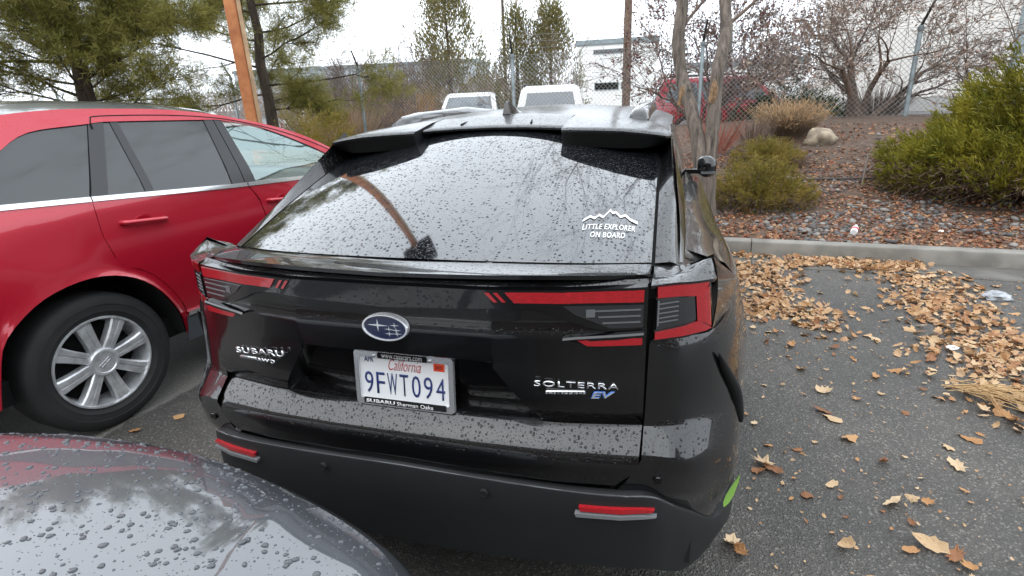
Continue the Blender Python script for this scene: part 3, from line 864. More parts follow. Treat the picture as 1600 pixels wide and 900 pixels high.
text_part("www.casacars.com", "frame_text", M_white_vinyl, plate, .134, .0125, t3(0, -.0118, .0755), .0006, bold=.006)
text_part("SUBARU", "frame_text", M_white_vinyl, plate, .098, .0115, t3(-.080, -.0118, -.075), .0006, bold=.03)
text_part("Sherman Oaks", "frame_text", M_white_vinyl, plate, .120, .0125, t3(.036, -.0118, -.0755), .0006, bold=.006)
for sx in (-.093, .093):
    m = MB(); m.lathe([(.006, -.004), (.006, .002), (.004, .0035), (.001, .004)], 14, plm @ Matrix.Translation((sx, -.009, .0735)) @ toXZ); m.build("plate_screw", M_chrome, plate, smooth=40)

# vinyl sticker on the rear window
gx, gt_ = .572, .175
p0 = glass_pt(gx, gt_); px_ = (glass_pt(gx + .02, gt_) - glass_pt(gx - .02, gt_)).normalized(); pt_ = (glass_pt(gx, gt_ + .03) - glass_pt(gx, gt_ - .03)).normalized()
py_ = pt_.cross(px_).normalized()
SM = Matrix(((px_.x, py_.x, pt_.x, p0.x), (px_.y, py_.y, pt_.y, p0.y), (px_.z, py_.z, pt_.z, p0.z), (0, 0, 0, 1))) @ Matrix.Translation((0, -.0015, 0))
decal = text_part("LITTLE EXPLORER", "window_sticker", M_white_vinyl, suv, .160, .030, SM @ Matrix.Translation((0, 0, -.002)), .0006, bold=.0, spacing=1.12, warp=lambda p: Vector((p.x, p.y, p.z - 1.3 * p.x * p.x)))
text_part("ON BOARD", "sticker_text", M_white_vinyl, decal, .104, .029, SM @ Matrix.Translation((0, 0, -.048)), .0006, bold=.0, spacing=1.1)
ridge = [(-.085, .02), (-.065, .048), (-.05, .037), (-.038, .058), (-.024, .045), (-.006, .088), (.004, .072), (.012, .078), (.03, .05), (.044, .061), (.062, .036), (.085, .018)]
for (a, b_) in zip(ridge[:-1], ridge[1:]):
    m = MB(); m.prism([(a[0], a[1]), (b_[0], b_[1]), (b_[0], b_[1] + .013), (a[0], a[1] + .013)], .0006, SM @ toXZ); m.build("sticker_ridge", M_white_vinyl, decal, smooth=None)

# leaf stuck on the rear corner
M_green = leafy("green_leaf", [(.20, .40, .07), (.26, .46, .10)], trans=.1)
m = MB(); pts = []
rows = [[(-.004 * 0, 0, 0)] * 3]
Lm = Matrix.Translation((.966, .222, .50)) @ Matrix.Scale(.8, 4) @ Matrix.Rotation(R(40), 4, 'Z') @ Matrix.Rotation(R(28), 4, 'Y')
rows = [[Lm @ Vector((w_ * k, -.012 - .004 * abs(k), z_)) for k in (-1, 0, 1)] for z_, w_ in ((-.07, .004), (-.05, .018), (-.02, .022), (.01, .018), (.04, .012), (.068, .002))]
m.grid(rows); lf = m.build("leaf", M_green, None, smooth=60)
tag(lf, "bright green leaf stuck to the rear corner of the black SUV", "leaf")

# ================================================================== red crossover parked on the left
M_red = paint("red_paint", (0.46, 0.008, 0.026), metallic=0.3, rough=0.28, coat_ior=1.5, drops=1, scale=130, cover=.36, strength=.3, mottle=0.08)
M_tint = paint("dark_tinted_glass", (0.022, 0.024, 0.025), rough=0.06, coat=1.0, coat_ior=1.42, mottle=0.12)
M_pillar = plain("gloss_black_pillar", (0.03, 0.03, 0.031), rough=0.22)
M_teal = glass_mat("clear_green_glass", (0.60, 0.78, 0.74), 0.80)
M_alloy = plain("polished_alloy", (0.66, 0.67, 0.68), rough=0.3, metallic=.55, var=.22, scale=18)
M_trim = plain("bright_belt_trim", (0.72, 0.72, 0.72), rough=0.22, metallic=0.85)
M_rocker = plain("grey_sill_plastic", (0.075, 0.085, 0.095), rough=0.5)
M_roofdark = paint("dark_roof_glass", (0.05, 0.055, 0.06), rough=0.3, coat_ior=1.5)
M_seat = plain("beige_leather", (0.30, 0.25, 0.19), rough=0.6)
M_dash = plain("dark_dashboard", (0.04, 0.045, 0.05), rough=0.6)

red = empty("crossover", (-2.193, .681, 0), -.1116)
tag(red, "shiny red crossover with alloy wheel parked left of the black SUV", "car")
RW = 1.94
def xo(z):
    return float(np.interp(z, [.2, .4, .55, .7, .85, .95, 1.02, 1.2, 1.3, 1.7], [-.02, .008, .030, .040, .041, .036, .026, .0, -.03, -.2]))

def S(p, side=0, dx=0.0):
    x = xo(p[1]) + dx
    return (x, p[0], p[1]) if side == 0 else (-RW - x, p[0], p[1])

def rpanel(A, B, name, mat, parent=red, side=0, n=24, rows=7, dx=0.0, thick=.012, dxa=0.0, dxb=0.0):
    """skin between two (s,z) edge curves, with the body's crown, plus a return edge"""
    a, b = resample(A, n), resample(B, n)
    G = []
    for k in range(rows + 1):
        t = k / rows
        G.append([S((p[0] + (q[0] - p[0]) * t, p[1] + (q[1] - p[1]) * t), side, dx + dxa * (1 - t) ** 3 + dxb * t ** 3) for p, q in zip(a, b)])
    G = [[(x - thick * (1 if side == 0 else -1), y, z) for x, y, z in G[0]]] + G + [[(x - thick * (1 if side == 0 else -1), y, z) for x, y, z in G[-1]]]
    m = MB(); m.grid(G, flip=(side == 0))
    for j in (0, n - 1):
        pass
    return m.build(name, mat, parent, smooth=40)

belt_r = [(-1.02, 1.335), (-.6, 1.305), (-.218, 1.279), (.173, 1.25), (.6, 1.217), (1.05, 1.183), (1.73, 1.145), (2.30, 1.11)]
def bz(s): return float(np.interp(s, [p[0] for p in belt_r], [p[1] for p in belt_r]))
cut_r = [(.170, 1.250), (.160, 1.15), (.155, 1.057), (.184, .899), (.215, .872), (.276, .843), (.35, .785), (.411, .703), (.465, .61), (.50, .523), (.508, .40)]
cut_f = [(1.160, 1.174), (1.20, 1.12), (1.226, 1.071), (1.238, .978), (1.24, .70), (1.24, .40)]
arch = cat([(-.50, .36), (-.47, .52), (-.426, .667), (-.353, .75), (-.222, .831), (-.068, .868), (.089, .863), (.245, .799), (.365, .678), (.456, .499), (.48, .36)], 4)
roof_edge = cat([(-1.0, 1.50), (-.7, 1.60), (-.4, 1.655), (-.016, 1.690), (.184, 1.704), (.403, 1.704), (.805, 1.686), (1.145, 1.645), (1.378, 1.596), (1.634, 1.532), (1.905, 1.436), (2.16, 1.301), (2.40, 1.15)], 4)
win_top = cat([(-.62, 1.312), (-.45, 1.36), (-.25, 1.45), (-.095, 1.53), (-.004, 1.582), (.108, 1.611), (.352, 1.626), (.447, 1.633), (1.075, 1.611), (1.194, 1.601), (1.461, 1.547), (1.76, 1.428), (2.059, 1.28), (2.32, 1.12)], 4)
for side in (0, 1):
    # quarter panel with the rear arch
    top = [(-1.02, 1.335)] + belt_r[1:3] + cut_r
    bot = [(-1.0, .40)] + [(-.6, .36)] + arch
    a = resample(belt_r[:4], 16) + resample(cut_r, 22)[1:]
    b = resample([(-1.0, .38), (-.5, .36)], 7)[:-1] + resample(arch, 31)
    rpanel(a, b, "quarter_panel", M_red, side=side, n=37, rows=10, dxb=.022)
    # doors
    lo = lambda c, e: [(p[0] + e, p[1]) for p in c]
    rpanel([(p[0] + .004, p[1]) for p in cut_r], [(p[0] - .004, p[1]) for p in resample(cut_f, 11)], "rear_door", M_red, side=side, n=26, rows=14)
    rpanel([(p[0] + .004, p[1]) for p in cut_f], [(2.28, 1.11), (2.30, .9), (2.32, .6), (2.32, .40)], "front_door", M_red, side=side, n=20, rows=8)
    # front wing
    fa = [(2.92 + .46 * math.cos(a_), .40 + .46 * math.sin(a_)) for a_ in np.linspace(math.pi, 0, 24)]
    rpanel(resample([(2.29, 1.11), (2.9, 1.06), (3.5, 1.0), (3.85, .85)], 24), [(2.33, .40)] + fa[1:-1] + [(3.82, .40)], "front_wing", M_red, side=side, n=24, rows=6)
    # roof rail band above the windows, down to the tail
    rpanel(roof_edge, win_top, "roof_frame", M_red, side=side, n=60, rows=3, dx=.003)
    rpanel([(-1.02, 1.335), (-.62, 1.308)], [(-1.0, 1.50), (-.62, 1.315)], "rear_corner", M_red, side=side, n=8, rows=3)
    # glass
    rpanel([p for p in win_top if p[0] <= .36], resample([(-.60, 1.303), (-.212, 1.28), (.17, 1.255)], 30), "quarter_window", M_tint, side=side, n=30, rows=4, dx=-.008)
    rpanel([(.44, 1.632), (1.075, 1.611)], [(.255, 1.245), (1.06, 1.183)], "rear_door_window", M_tint, side=side, n=14, rows=5, dx=-.008)
    rpanel([p for p in win_top if p[0] >= 1.19], resample([(1.24, 1.168), (1.73, 1.145), (2.30, 1.112)], 30), "front_door_window", M_teal, side=side, n=30, rows=5, dx=-.008)
    # pillars
    rpanel([(.358, 1.634), (.175, 1.252)], [(.440, 1.634), (.258, 1.247)], "door_pillar", M_pillar, side=side, n=8, rows=2, dx=-.002)
    rpanel([(1.066, 1.614), (1.050, 1.183)], [(1.135, 1.61), (1.150, 1.176)], "door_pillar", M_pillar, side=side, n=8, rows=2, dx=-.002)
    rpanel([(1.141, 1.61), (1.157, 1.176)], [(1.200, 1.602), (1.246, 1.170)], "door_pillar", M_pillar, side=side, n=8, rows=2, dx=-.002)
    rpanel([(.472, 1.632), (.470, 1.230)], [(.516, 1.63), (.520, 1.226)], "window_divider", M_pillar, side=side, n=8, rows=2, dx=-.003)
    # belt trim in three lengths, divided at the door cuts
    for s0, s1 in ((-.95, .168), (.174, 1.158), (1.164, 2.28)):
        ss = np.linspace(s0, s1, 10)
        rpanel([(s, bz(s) + .016) for s in ss], [(s, bz(s) - .009) for s in ss], "belt_trim", M_trim, side=side, n=10, rows=2, dx=.009, thick=.02)
    # door frame shut line over the windows
    pts = [S(p, side, .0035) for p in cat([(.362, 1.60), (.375, 1.648), (.43, 1.664), (.805, 1.652), (1.133, 1.622), (1.38, 1.575), (1.63, 1.507), (1.90, 1.405), (2.12, 1.30)], 4)]
    m = MB(); m.tube(pts, .0035, 5); m.build("shut_line", M_gap, red)
    # sill
    rpanel([(.50, .465), (1.4, .455), (2.32, .445)], [(.49, .30), (1.4, .28), (2.32, .27)], "sill", M_rocker, side=side, n=12, rows=4, dx=.006, thick=.05)
    rpanel([(.508, .492), (1.4, .482), (2.3, .472)], [(.505, .468), (1.4, .458), (2.3, .448)], "sill_trim", M_trim, side=side, n=12, rows=2, dx=.018, thick=.03)
    # dark liner inside the arches
    for ar in (arch, [(2.92 + .46 * math.cos(a_), .40 + .46 * math.sin(a_)) for a_ in np.linspace(math.pi, 0, 24)]):
        m = MB(); m.grid([[S(p, side, -.004) for p in ar], [(p3[0] - (.34 if side == 0 else -.34), p3[1], p3[2]) for p3 in (S(p, side) for p in ar)]], flip=(side == 1)); m.build("arch_liner", M_under, red)
    # handles
    for s0, zz in ((.272, 1.105), (1.30, 1.045)):
        path = [S((s0, zz), side, -.004), S((s0 + .012, zz), side, .026), S((s0 + .05, zz - .004), side, .034), S((s0 + .19, zz - .018), side, .034), S((s0 + .236, zz - .024), side, .026), S((s0 + .248, zz - .025), side, -.004)]
        m = MB(); m.tube(cat(path, 3), .0145, 8); h = m.build("door_handle", M_red, red, smooth=60)
        c_ = S((s0 + .125, zz - .018), side, .0)
        Mh = Matrix.Translation(c_) @ Matrix.Rotation((1 if side == 0 else -1) * math.pi / 2, 4, 'Y') @ Matrix.Diagonal((.042, .058, .012, 1))
        m = MB(); m.lathe([(1.0, -.2), (1.0, .25), (.9, .3), (.75, .02), (.2, -.1)], 24, Mh); m.build("handle_cup", M_red, h, smooth=50)
# roof skin
rows = []
for s, z in roof_edge:
    e = S((s, z), 0); f_ = S((s, z), 1); h = .060 if s < 1.2 else .04
    rows.append([(e[0] + (f_[0] - e[0]) * t, s, z + h * (1 - (2 * t - 1) ** 4)) for t in np.linspace(0, 1, 13)])
i0 = [i for i, p in enumerate(roof_edge) if p[0] <= 1.16][-1]
m = MB(); m.grid(rows[:i0 + 1], flip=True); m.build("roof", M_roofdark, red, smooth=60)
m = MB(); m.grid(rows[i0:-3], flip=True); m.build("windscreen", M_teal, red, smooth=60)
# tail, bonnet, nose
def cross(s, z, dy=.10):
    e = S((s, z), 0); f_ = S((s, z), 1)
    return [(e[0] + (f_[0] - e[0]) * t, s - dy * (1 - (2 * t - 1) ** 2), z) for t in np.linspace(0, 1, 11)]
m = MB(); m.grid([cross(-1.0, 1.5), cross(-1.03, 1.335), cross(-1.06, 1.05), cross(-1.06, .9), cross(-1.03, .38)]); m.build("tailgate", M_red, red, smooth=50)
def crossf(s, z, dy=.12, up=.03):
    e = S((s, z), 0); f_ = S((s, z), 1)
    return [(e[0] + (f_[0] - e[0]) * t, s + dy * (1 - (2 * t - 1) ** 2), z + up * (1 - (2 * t - 1) ** 2)) for t in np.linspace(0, 1, 11)]
m = MB(); m.grid([crossf(2.25, 1.13), crossf(2.9, 1.06), crossf(3.5, 1.0), crossf(3.85, .86), crossf(3.90, .7, .12, 0), crossf(3.88, .35, .12, 0)], flip=True); m.build("bonnet", M_red, red, smooth=50)
# cabin and floor
m = MB(); m.box((-RW + .12, -.85, .32), (-.12, 3.7, .45)); m.box((-RW + .36, -.8, .45), (-.36, 3.2, .95)); m.build("floor_pan", M_under, red, smooth=None)
m = MB(); m.box((-RW + .12, 2.0, .95), (-.12, 2.4, 1.13)); m.bbox((-RW + .14, 1.90, .95), (-.14, 2.1, 1.15), .03); m.build("dashboard", M_dash, red, smooth=None)
for cx in (-.5, -RW + .5):
    m = MB(); m.bbox((cx - .25, 1.0, .95), (cx + .25, 1.5, 1.02), .03); Mb = Matrix.Translation((cx, 1.06, 1.0)) @ Matrix.Rotation(R(14), 4, 'X'); m.bbox((-.24, -.06, 0), (.24, .06, .42), .04, Mb); m.bbox((-.12, -.05, .46), (.12, .05, .60), .03, Mb)
    m.build("front_seat", M_seat, red)
m = MB(); ring = [(-RW + .5 + .17 * math.cos(a), 1.82 + .05 * math.sin(a), 1.17 + .16 * math.sin(a)) for a in np.linspace(0, 2 * math.pi, 25)]; m.tube(ring, .015, 6, cap=False); m.build("steering_wheel", M_dash, red)
m = MB(); m.box((-RW + .2, .25, .95), (-.2, .35, 1.55)); m.build("rear_bulkhead", M_dash, red, smooth=None)
# wheels
for cy, cx, sg in ((0, .0, 1), (0, -RW, -1), (2.92, .0, 1), (2.92, -RW, -1)):
    e, Mw, hub = wheel(red, cx, cy, .385, .235, sg, .255, 8, M_alloy)
    m = MB()
    for bx_ in ((-.034, -.009, .034, -.006), (-.034, .006, .034, .009), (-.034, -.006, -.031, .006), (.031, -.006, .034, .006), (-.002, -.006, .002, .006)):
        m.box((bx_[0], bx_[1], -.0075), (bx_[2], bx_[3], -.004), Mw @ Matrix.Rotation(R(-60), 4, 'Z'))
    m.build("hub_emblem", M_chrome, hub, smooth=None)

# ================================================================== grey car in the foreground, nose towards the black SUV
M_grey = paint("wet_grey_paint", (0.085, 0.09, 0.10), metallic=0.5, rough=0.3, coat_ior=1.8, drops=0, scale=120, cover=0.35, strength=0.35, dist=0.003)
M_drop = None
def water():
    m, N, L, b = new_mat("water_drop")
    b.inputs["Base Color"].default_value = (0.075, 0.08, 0.088, 1)   # the paint seen through the drop

    b.inputs["IOR"].default_value = 1.45
    b.inputs["Roughness"].default_value = 0.0
    return m
M_drop = water()
grey = empty("sedan", (-.55, -.42, 0))
tag(grey, "grey metallic car bonnet covered in rain drops, bottom left corner", "car")
GX = -.55
nose = [(0, -.395), (.2, -.405), (.4, -.44), (.58, -.487), (.72, -.535), (.82, -.585), (.89, -.65), (.93, -.74), (.95, -.88), (.955, -1.1), (.955, -1.5), (.95, -2.0)]
gc = np.array([0, -2.35])
prof_g = [(1.035, .30), (1.04, .55), (1.035, .70), (1.022, .79), (1.010, .832), (1.0, .853), (.985, .871), (.965, .884), (.94, .895), (.90, .908), (.84, .922), (.74, .938), (.6, .952), (.4, .965), (.15, .97)]
NB = cat(nose, 5)
def gpt(i, sc, z):
    p = gc + (np.array(NB[i]) - gc) * sc
    rise = .10 * smst(-.75, -1.9, p[1]) if z > .8 else 0
    # a soft crease runs back from the headlamp
    cr = .010 * math.exp(-((abs(p[0]) - .55 - .12 * (-.5 - p[1])) / .035) ** 2) * (1 if z > .87 else 0)
    return (p[0], p[1], z + rise + cr)
rows = [sym([gpt(i, sc, z) for i in range(len(NB))]) for sc, z in prof_g]
rows = [[(x, y + .42, z) for x, y, z in r] for r in rows]
split = 5
m = MB(); m.grid(rows[:split + 1], flip=False); m.build("front_bumper", M_grey, grey, smooth=40)
m = MB(); m.grid(rows[split:], flip=False); hood = m.build("bonnet", M_grey, grey, smooth=60)
# windscreen, cabin, tail (behind the camera's view)
m = MB(); m.grid([sym(cat([(0, -1.30, 1.02), (.5, -1.36, 1.02), (.78, -1.5, 1.01)], 4)), sym(cat([(0, -2.05, 1.42), (.4, -2.07, 1.41), (.6, -2.12, 1.39)], 4))], flip=True); m.build("windscreen", M_sglass, grey, smooth=60)
cab = [[(0, -2.05, 1.42), (.4, -2.07, 1.41), (.6, -2.12, 1.39), (.72, -1.9, 1.18), (.86, -1.7, 1.0), (.93, -1.6, .80), (.93, -1.6, .3)],
       [(0, -2.8, 1.45), (.4, -2.8, 1.44), (.62, -2.8, 1.40), (.74, -2.8, 1.2), (.88, -2.8, 1.0), (.95, -2.8, .8), (.93, -2.8, .3)],
       [(0, -3.5, 1.32), (.4, -3.5, 1.31), (.58, -3.5, 1.27), (.72, -3.4, 1.15), (.86, -3.3, 1.0), (.94, -3.3, .8), (.93, -3.3, .3)],
       [(0, -4.1, 1.05), (.4, -4.1, 1.05), (.6, -4.08, 1.04), (.7, -4.05, 1.02), (.82, -4.0, .98), (.9, -4.0, .8), (.9, -4.0, .3)],
       [(0, -4.5, .98), (.4, -4.48, .98), (.6, -4.42, .97), (.7, -4.38, .95), (.8, -4.3, .9), (.84, -4.28, .75), (.84, -4.28, .3)],
       [(0, -4.52, .4), (.4, -4.5, .4), (.6, -4.44, .4), (.7, -4.4, .4), (.8, -4.32, .4), (.82, -4.3, .4), (.82, -4.3, .3)]]
m = MB(); m.grid([sym(cat(r, 3)) for r in cab], flip=True); m.build("cabin", M_grey, grey, smooth=45)
m = MB(); m.box((-.8, -4.1, .25), (.8, -.2, .33)); m.build("underbody", M_under, grey, smooth=None)
for cy in (-.85, -3.5):
    for sgn in (1, -1):
        wheel(grey, sgn * .93, cy, .33, .21, sgn, .22, 5, M_rim_dark)
# standing rain drops on the part of the bonnet that shows
bpy.context.view_layer.update()
dg = bpy.context.evaluated_depsgraph_get()
m = MB(); n_d = 0
r2 = random.Random(5)
while n_d < 8600:
    x, y = r2.uniform(-.95, .97), r2.uniform(-.85, .06)
    ok, loc, nor, _ = hood.ray_cast(Vector((x, y, 2)), Vector((0, 0, -1)))
    if not ok: continue
    if nor.z < 0: nor = -nor
    u = r2.random()
    s_ = .0010 + .0050 * u ** 6
    t1 = nor.orthogonal().normalized(); t2 = nor.cross(t1)
    a0 = r2.uniform(0, 6.28); ex = r2.uniform(.9, 1.5); wob = [r2.uniform(.8, 1.2) for _ in range(9)]
    flip_d = t1.cross(t2).dot(nor) < 0
    rows = []
    for rr, hh in ((1.0, -.05), (.94, .28), (.74, .50), (.45, .62), (.16, .67)):
        rows.append([loc + (t1 * math.cos(k * .6981 + a0) * ex + t2 * math.sin(k * .6981 + a0)) * s_ * rr * wob[k] + nor * s_ * hh for k in range(9)])
    o = m.n; m.grid(rows, closed=True, flip=flip_d); m.f.append(tuple(o + 36 + k for k in range(9)) if not flip_d else tuple(o + 36 + 8 - k for k in range(9)))
    n_d += 1
d_ = m.build("rain_drops", M_drop, grey, smooth=180); d_["kind"] = "stuff"

# ================================================================== the ground
def kerb_y(x):
    return 4.704 - .075 * (x - 1.41)
def bed_h(x, y):
    t = (y - kerb_y(x) - .14) / 7.2
    A = float(np.interp(x, [-12, -5, 0, 3], [.35, .45, .70, .82]))
    z = .125 + A * smst(0, 1, t)
    b = (y - 13.2) / 2.6
    z -= (z - .30) * smst(0, 1, b)
    z += .03 * mnoise.noise(Vector((x * .9, y * .9, 3))) + .012 * mnoise.noise(Vector((x * 4, y * 4, 8)))
    return z

def asphalt_mat():
    m, N, L, b = new_mat("wet_asphalt")
    tc = N.new("ShaderNodeTexCoord")
    n1 = N.new("ShaderNodeTexVoronoi"); n1.inputs["Scale"].default_value = 140
    n2 = N.new("ShaderNodeTexNoise"); n2.inputs["Scale"].default_value = 1.1; n2.inputs["Detail"].default_value = 7; n2.inputs["Roughness"].default_value = .65
    n3 = N.new("ShaderNodeTexNoise"); n3.inputs["Scale"].default_value = 60; n3.inputs["Detail"].default_value = 5
    for n in (n1, n2, n3): L.new(tc.outputs["Object"], n.inputs["Vector"])
    sp = N.new("ShaderNodeSeparateColor"); L.new(n1.outputs["Color"], sp.inputs[0])
    r = N.new("ShaderNodeValToRGB")
    r.color_ramp.elements[0].position = .1; r.color_ramp.elements[0].color = (.044, .0415, .0385, 1)
    r.color_ramp.elements[1].position = 1; r.color_ramp.elements[1].color = (.09, .084, .078, 1)
    e = r.color_ramp.elements.new(.86); e.color = (.069, .065, .060, 1)
    e = r.color_ramp.elements.new(.97); e.color = (.17, .16, .147, 1)
    L.new(sp.outputs[0], r.inputs[0])
    rp = N.new("ShaderNodeValToRGB")
    rp.color_ramp.elements[0].position = .3; rp.color_ramp.elements[0].color = (.62, .61, .6, 1)
    rp.color_ramp.elements[1].position = .7; rp.color_ramp.elements[1].color = (1.5, 1.46, 1.38, 1)
    L.new(n2.outputs[0], rp.inputs[0])
    mu = N.new("ShaderNodeMix"); mu.data_type = 'RGBA'; mu.blend_type = 'MULTIPLY'; mu.inputs[0].default_value = 1
    L.new(r.outputs[0], mu.inputs[6]); L.new(rp.outputs[0], mu.inputs[7])
    # dry pavement that the parked red car has kept from the rain
    sx = N.new("ShaderNodeSeparateXYZ"); L.new(tc.outputs["Object"], sx.inputs[0])
    def edge(sock, a, b_):
        q = N.new("ShaderNodeMapRange"); q.interpolation_type = 'SMOOTHSTEP'
        q.inputs["From Min"].default_value = a; q.inputs["From Max"].default_value = b_
        L.new(sock, q.inputs["Value"]); return q.outputs[0]
    wob = N.new("ShaderNodeTexNoise"); wob.inputs["Scale"].default_value = 5; L.new(tc.outputs["Object"], wob.inputs["Vector"])
    # lateral distance from the red car's right flank
    lat = N.new("ShaderNodeVectorMath"); lat.operation = 'DOT_PRODUCT'; lat.inputs[1].default_value = (.9938, -.1114, 0); L.new(tc.outputs["Object"], lat.inputs[0])
    ad = N.new("ShaderNodeMath"); ad.operation = 'MULTIPLY_ADD'; ad.inputs[1].default_value = .12; L.new(wob.outputs[0], ad.inputs[0]); L.new(lat.outputs["Value"], ad.inputs[2])
    d1 = edge(ad.outputs[0], -2.16, -2.20); d2 = edge(ad.outputs[0], -4.35, -4.2); d3 = edge(sx.outputs[1], -.35, -.2)
    p1 = N.new("ShaderNodeMath"); p1.operation = 'MULTIPLY'; L.new(d1, p1.inputs[0]); L.new(d2, p1.inputs[1])
    p2 = N.new("ShaderNodeMath"); p2.operation = 'MULTIPLY'; L.new(p1.outputs[0], p2.inputs[0]); L.new(d3, p2.inputs[1])
    mx = N.new("ShaderNodeMix"); mx.data_type = 'RGBA'; L.new(p2.outputs[0], mx.inputs[0])
    L.new(mu.outputs[2], mx.inputs[6])
    br = N.new("ShaderNodeMix"); br.data_type = 'RGBA'; br.blend_type = 'ADD'; br.inputs[0].default_value = 1; br.inputs[7].default_value = (.10, .093, .083, 1)
    L.new(mu.outputs[2], br.inputs[6]); L.new(br.outputs[2], mx.inputs[7])
    L.new(mx.outputs[2], b.inputs["Base Color"])
    rr = N.new("ShaderNodeMapRange"); rr.inputs["To Min"].default_value = .42; rr.inputs["To Max"].default_value = .75
    L.new(n2.outputs[0], rr.inputs["Value"]); L.new(rr.outputs[0], b.inputs["Roughness"])
    bp = N.new("ShaderNodeBump"); bp.inputs["Strength"].default_value = .7; bp.inputs["Distance"].default_value = .006
    ah = N.new("ShaderNodeMath"); ah.operation = 'ADD'; L.new(n1.outputs["Distance"], ah.inputs[0]); L.new(n3.outputs[0], ah.inputs[1])
    L.new(ah.outputs[0], bp.inputs["Height"]); L.new(bp.outputs[0], b.inputs["Normal"])
    return m
M_asph = asphalt_mat()
m = MB(); m.add([(-400, -300, 0), (400, -300, 0), (400, 600, 0), (-400, 600, 0)], [(0, 1, 2, 3)])
m.build("asphalt", M_asph, None, smooth=None)["kind"] = "structure"
m = MB(); m.add([(-300, 14.6, .27), (300, 14.6, .27), (300, 500, .27), (-300, 500, .27)], [(0, 1, 2, 3)])
m.build("far_lot", plain("far_asphalt", (.12, .12, .12), .8, var=.2, scale=.6), None, smooth=None)["kind"] = "structure"

# planter bed
M_soil = plain("damp_soil", (.045, .028, .018), .9, scale=14, bump=.9, bscale=45, col2=(.115, .072, .048))
def axis(pts):
    return np.unique(np.round(np.concatenate([np.linspace(a, b_, n) for a, b_, n in pts]), 4))
gx_ = axis([(-40, -8, 22), (-8, .5, 26), (.5, 6.5, 80), (6.5, 40, 24)])
gy_ = axis([(0, 3.2, 50), (3.2, 9, 36), (9, 12, 8)])
rows = []
for t in gy_:
    rows.append([(x, kerb_y(x) + .13 + t, bed_h(x, kerb_y(x) + .13 + t)) for x in gx_])
m = MB(); m.grid(rows); bed = m.build("planter_bed", M_soil, None, smooth=70); bed["kind"] = "structure"

# kerb stones and gutter slabs
M_conc = plain("kerb_concrete", (.15, .14, .122), .8, scale=5, bump=.25, bscale=120, col2=(.235, .22, .195), detail=9)
M_gut = plain("gutter_concrete", (.075, .069, .06), .75, scale=4, bump=.2, bscale=120, col2=(.13, .12, .105), detail=9)
ang = math.atan(-.075)
kerb = empty("kerb", (1.41, 4.704, 0), ang); kerb["kind"] = "structure"
gut = empty("gutter", (1.41, 4.704, 0), ang); gut["kind"] = "structure"
prof_k = [(.0, 0), (.012, .125), (.022, .142), (.038, .150), (.135, .152), (.15, .146), (.155, .05)]
xk = [-24, -20, -16, -12, -8, -4, -.0 - 2.0, .14, 3.3, 6.5, 10, 14, 20]
for a, b_ in zip(xk[:-1], xk[1:]):
    rows = [[(a + .004 + (b_ - a - .008) * t, p[0], p[1] + (0 if True else 0)) for p in prof_k] for t in np.linspace(0, 1, 9)]
    m = MB(); m.grid(rows); n_ = len(prof_k)
    m.f.append(tuple(range(n_))); m.f.append(tuple(m.n - 1 - i for i in range(n_)))
    m.build("kerb_stone", M_conc, kerb, smooth=30)
    m = MB(); m.grid([[(a + .004, y, z), (b_ - .004, y, z)] for y, z in ((.004, .008), (-.08, .006), (-.33, .014), (-.37, .015), (-.385, .002))], flip=True); m.build("gutter_slab", M_gut, gut, smooth=20)

# ================================================================== scattered leaves
leaf_cols = [(.26, .12, .055), (.44, .25, .12), (.55, .36, .20), (.48, .30, .16), (.62, .46, .29), (.32, .15, .07), (.52, .35, .21), (.40, .20, .09)]
M_leaf = leafy("dry_leaf", leaf_cols, trans=.15)
LEAF_KINDS = (("pale tan", leafy("pale_tan_leaf", [(.58, .42, .26), (.50, .34, .19), (.64, .48, .31)], trans=.15, use_obj=True)),
              ("orange brown", leafy("orange_brown_leaf", [(.46, .25, .11), (.40, .20, .085), (.52, .31, .15)], trans=.15, use_obj=True)),
              ("dark brown", leafy("dark_brown_leaf", [(.24, .11, .05), (.30, .14, .065), (.20, .09, .05)], trans=.15, use_obj=True)))
def leaf_shape(rr, lobes, curl):
    """lobed, curled leaf about 1 long: outline ring, inner ring, centre, stalk"""
    n = 16; ring = []; inner = []
    ph = rr.uniform(0, 6.28); tw = rr.uniform(-.5, .5); asp = rr.uniform(.55, .9)
    for k in range(n):
        a = 2 * math.pi * k / n
        r_ = .5 * (1 + lobes * math.cos(k * math.pi) + .16 * math.sin(2 * a + ph)) * rr.uniform(.78, 1.15)
        x, y = r_ * math.cos(a), r_ * asp * math.sin(a)
        z = curl * (y * y * 2.6 + x * x * .9) + tw * x * y * 1.6 + rr.uniform(-.03, .045)
        ring.append((x, y, z)); inner.append((x * .5, y * .5, z * .22 + rr.uniform(-.012, .03)))
    vs = [(0, 0, .0)] + inner + ring + [(.48, -.012, .04), (.80, 0, .12), (.48, .012, .04)]
    fs = [(0, 1 + k, 1 + (k + 1) % n) for k in range(n)] + [(1 + k, 1 + n + k, 1 + n + (k + 1) % n, 1 + (k + 1) % n) for k in range(n)] + [(2 * n + 1, 2 * n + 2, 2 * n + 3)]
    return vs, fs
rl = random.Random(21)
LEAVES = [leaf_shape(rl, lb, cu) for lb, cu in ((.20, .2), (.14, -.2), (.24, .4), (.03, .25), (.05, .12), (.18, .7), (.10, .3), (.02, .5), (.22, .3), (.04, .8), (.16, .1), (.06, -.25))]
def in_poly(x, y, P):
    c = False; j = len(P) - 1
    for i in range(len(P)):
        if (P[i][1] > y) != (P[j][1] > y) and x < (P[j][0] - P[i][0]) * (y - P[i][1]) / (P[j][1] - P[i][1]) + P[i][0]: c = not c
        j = i
    return c
